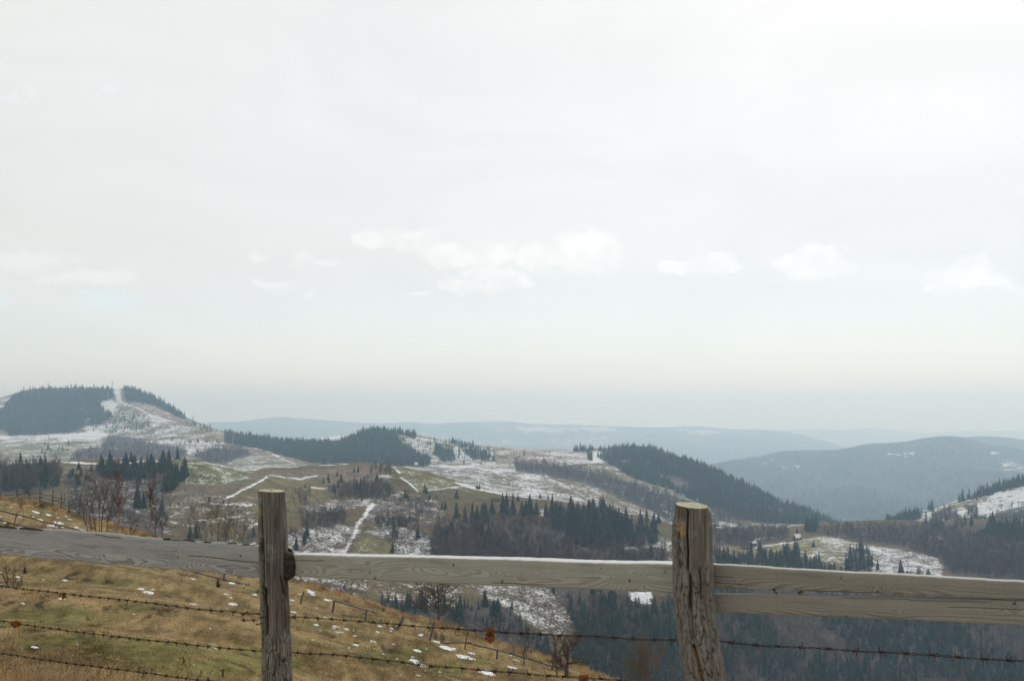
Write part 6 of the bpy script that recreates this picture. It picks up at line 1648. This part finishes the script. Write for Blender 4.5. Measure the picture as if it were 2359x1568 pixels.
weed([(545, 1543, 12), (600, 1553, 20), (630, 1556, 14)], (590, 1590), 'rusty flat-topped dry yarrow at the foot of the tall post', 'dry weed', 'umbel', 6, 'dry_yarrow')
weed([(*ck(1925, 595), 5.5), ], ck(1985, 850), 'single tall dark dock stalk with a brown seed spike', 'dry weed', 'spike', 7, 'dry_dock')
weed([(*ck(1500, 735), 8), (*ck(1592, 715), 6)], ck(1660, 870), 'bent dark dock with two thick brown seed spikes at the lowest wire', 'dry weed', 'spike', 8, 'dry_dock')
weed([(*ck(1720, 770), 5), (*ck(2335, 725), 7), (*ck(2180, 810), 5)], ck(2120, 880), 'low dry stalks with small brown heads left of the tall post', 'dry weed', 'spike', 9, 'dry_dock')
# thin seed-headed stalks in the tall grass at the bottom left
r = np.random.default_rng(77); mb = MB()
for k in range(190):
    x = r.uniform(-60, 520); y = r.uniform(np.interp(x, [0, 250, 520], [1530, 1545, 1580]), 1640)
    D = nearD(x, y); p = np.array(P(x, y, D)); h = r.uniform(.12, .34) * np.interp(x, [0, 520], [1.1, .7]); ln = r.normal(0, .12, 2)
    q = p + [ln[0] * h * 2, ln[1] * h, h]
    mb.tube(np.array([p - [0, 0, .03], (p + q) / 2 + [r.normal(0, .01), 0, .01], q]), [.0018, .0014, .0010], 4, False)
    for _ in range(r.integers(1, 4)):
        e = q + r.normal(0, .014, 3) * [1, 1, .6]; s_ = r.uniform(.004, .008)
        mb.add(e + np.array([[1, 0, 0], [-1, 0, 0], [0, 1, 0], [0, -1, 0], [0, 0, 1.2], [0, 0, -1.2]]) * s_, [[0, 2, 4], [2, 1, 4], [1, 3, 4], [3, 0, 4], [2, 0, 5], [1, 2, 5], [3, 1, 5], [0, 3, 5]])
tag(mb.build('seeding_grass', m_stem), 'thin brown seed stalks standing in the tall dry grass at the bottom left', 'grass', None, 'stuff')

# ------------------------------------------------------------------ far buildings and pylons
m_wall = simple_mat('log_wall', (.16, .10, .075), (.11, .07, .05), 2)
m_roofs = simple_mat('snowy_roof', (.78, .78, .77), (.68, .68, .68), 1)
m_roofb = simple_mat('brown_roof', (.11, .075, .06), (.08, .055, .045), 1)
m_roofg = simple_mat('grey_roof', (.17, .185, .19), (.13, .14, .145), 1)
m_dark = simple_mat('dark_opening', (.02, .02, .02))


def house(lf, x, y, L, Wd, Hw, Hr, rot, lab, roof, name='cottage', cat='cottage', chim=True):
    X, Y, Z = (float(v[0]) for v in lf.inv(x, y))
    root = empty(name, (X, Y, Z - .6)); root.rotation_euler.z = rot; tag(root, lab, cat)
    mb = MB(); mb.box((0, 0, Hw / 2), L, Wd, Hw)
    mb.add([[-L / 2, -Wd / 2, Hw], [-L / 2, Wd / 2, Hw], [-L / 2, 0, Hw + Hr], [L / 2, -Wd / 2, Hw], [L / 2, Wd / 2, Hw], [L / 2, 0, Hw + Hr]], [[0, 2, 1], [3, 4, 5]]); mb.build('wall', m_wall, root)
    o_ = .6; rf = MB(); th = .25
    for s_ in (-1, 1):
        a = [[-L / 2 - o_, s_ * (Wd / 2 + o_), Hw - o_ * Hr / (Wd / 2)], [L / 2 + o_, s_ * (Wd / 2 + o_), Hw - o_ * Hr / (Wd / 2)], [L / 2 + o_, 0, Hw + Hr], [-L / 2 - o_, 0, Hw + Hr]]
        b = [[p[0], p[1], p[2] + th] for p in a]
        rf.add(a + b, [[0, 1, 2, 3], [4, 7, 6, 5], [0, 4, 5, 1], [2, 6, 7, 3], [1, 5, 6, 2], [3, 7, 4, 0]])
    r_ = rf.build('roof', roof, root)
    if chim:
        c_ = MB(); c_.box((L * .2, Wd * .12, Hw + Hr + .2), .7, .7, 1.8); c_.build('chimney', m_wall, r_)
    d_ = MB(); d_.box((-L * .2, -Wd / 2 - .03, 1.2), 1.2, .1, 2.); d_.build('door', m_dark, root)
    for k in (.1, .32):
        w_ = MB(); w_.box((L * k, -Wd / 2 - .03, 1.7), 1.1, .1, 1.1); w_.build('window', m_dark, root)
    return root


house(er, 1836, 1242, 8.5, 7.5, 3.4, 4.2, .35, 'brown cottage with a bright snowy roof at the top of the far meadow', m_roofs)
house(er, 1717, 1264, 10, 5, 2.2, 2.4, -.2, 'low reddish-brown barn among bare trees left of the snowy-roofed cottage', m_roofb, 'barn', 'barn', False)
house(er, 1140, 1155, 10, 5.5, 2., 2.6, .1, 'brown barn on the olive crest above the spruce row', m_roofb, 'barn', 'barn', False)
house(er, 754, 1180, 20, 4.5, 1.3, 1.3, .15, 'long low grey-roofed shed on the hillside right of the tall post', m_roofg, 'shed', 'shed', False)
house(cr, 958.5, 1073, 7, 6, 4, 4.5, .5, 'tiny pale chapel-like hut behind the brown crest', m_roofs, 'hut', 'hut', False)
house(er, 1735, 1253, 6, 5, 2.4, 2., .4, 'small snow-roofed shed beside the far cottage', m_roofs, 'shed', 'shed', False)

m_steel = simple_mat('pylon_steel', (.30, .31, .32), (.22, .23, .24), 1)
for (x, y, h, lab) in ((111, 900, 34, 'lattice power pylon above the trees on the wooded peak'), (259, 897, 36, 'lattice power pylon standing at the top of the snowy clearing'), (445, 973, 24, 'small lattice pylon on the ridge right of the peak')):
    X, Y, Z = (float(v[0]) for v in cr.inv(x, y)); mb = MB()
    root = empty('power_pylon', (X, Y, Z)); tag(root, lab, 'pylon')
    b_ = h * .09
    lv = [0, .2, .38, .54, .68, .8, .9, 1.]
    for sx_ in (-1, 1):
        for sy_ in (-1, 1): mb.tube([(sx_ * b_, sy_ * b_, 0), (sx_ * b_ * .3, sy_ * b_ * .3, h * .7), (0, 0, h)], .22, 4)
    for k in range(len(lv) - 2):
        w0 = b_ * (1 - lv[k] * .98); w1 = b_ * (1 - lv[k + 1] * .98)
        for s_ in (-1, 1):
            mb.tube([(-w0, s_ * w0, h * lv[k]), (w1, s_ * w1, h * lv[k + 1])], .12, 3); mb.tube([(w0, s_ * w0, h * lv[k]), (-w1, s_ * w1, h * lv[k + 1])], .12, 3)
    mb.build('mast', m_steel, root)
    for f_, w_ in ((.68, .17), (.8, .2), (.9, .14)):
        q = MB(); q.tube([(-h * w_, 0, h * f_), (0, 0, h * f_ + .5), (h * w_, 0, h * f_)], .22, 4); q.build('cross_arm', m_steel, root)
m_pole = simple_mat('pale_pole', (.42, .42, .42), (.34, .34, .34), 1)
for (x, y, h, lab) in ((535.5, 1025, 26, 'tall pale utility pole in front of the long spruce ridge'), (588, 1058, 16, 'thin utility pole on the tan spur below the spruce ridge'), (688, 1073, 22, 'utility pole at the foot of the long spruce ridge'), (755, 1076, 14, 'short utility pole behind the brown crest')):
    X, Y, Z = (float(v[0]) for v in cr.inv(x, y)); root = empty('utility_pole', (X, Y, Z)); tag(root, lab, 'utility pole')
    q = MB(); q.tube([(0, 0, -1), (0, 0, h * .5), (0, 0, h)], [.4, .35, .28], 6); q.build('mast', m_pole, root)
    q = MB(); q.tube([(-1.6, 0, h * .93), (0, 0, h * .94), (1.6, 0, h * .93)], .14, 4); q.build('cross_arm', m_pole, root)
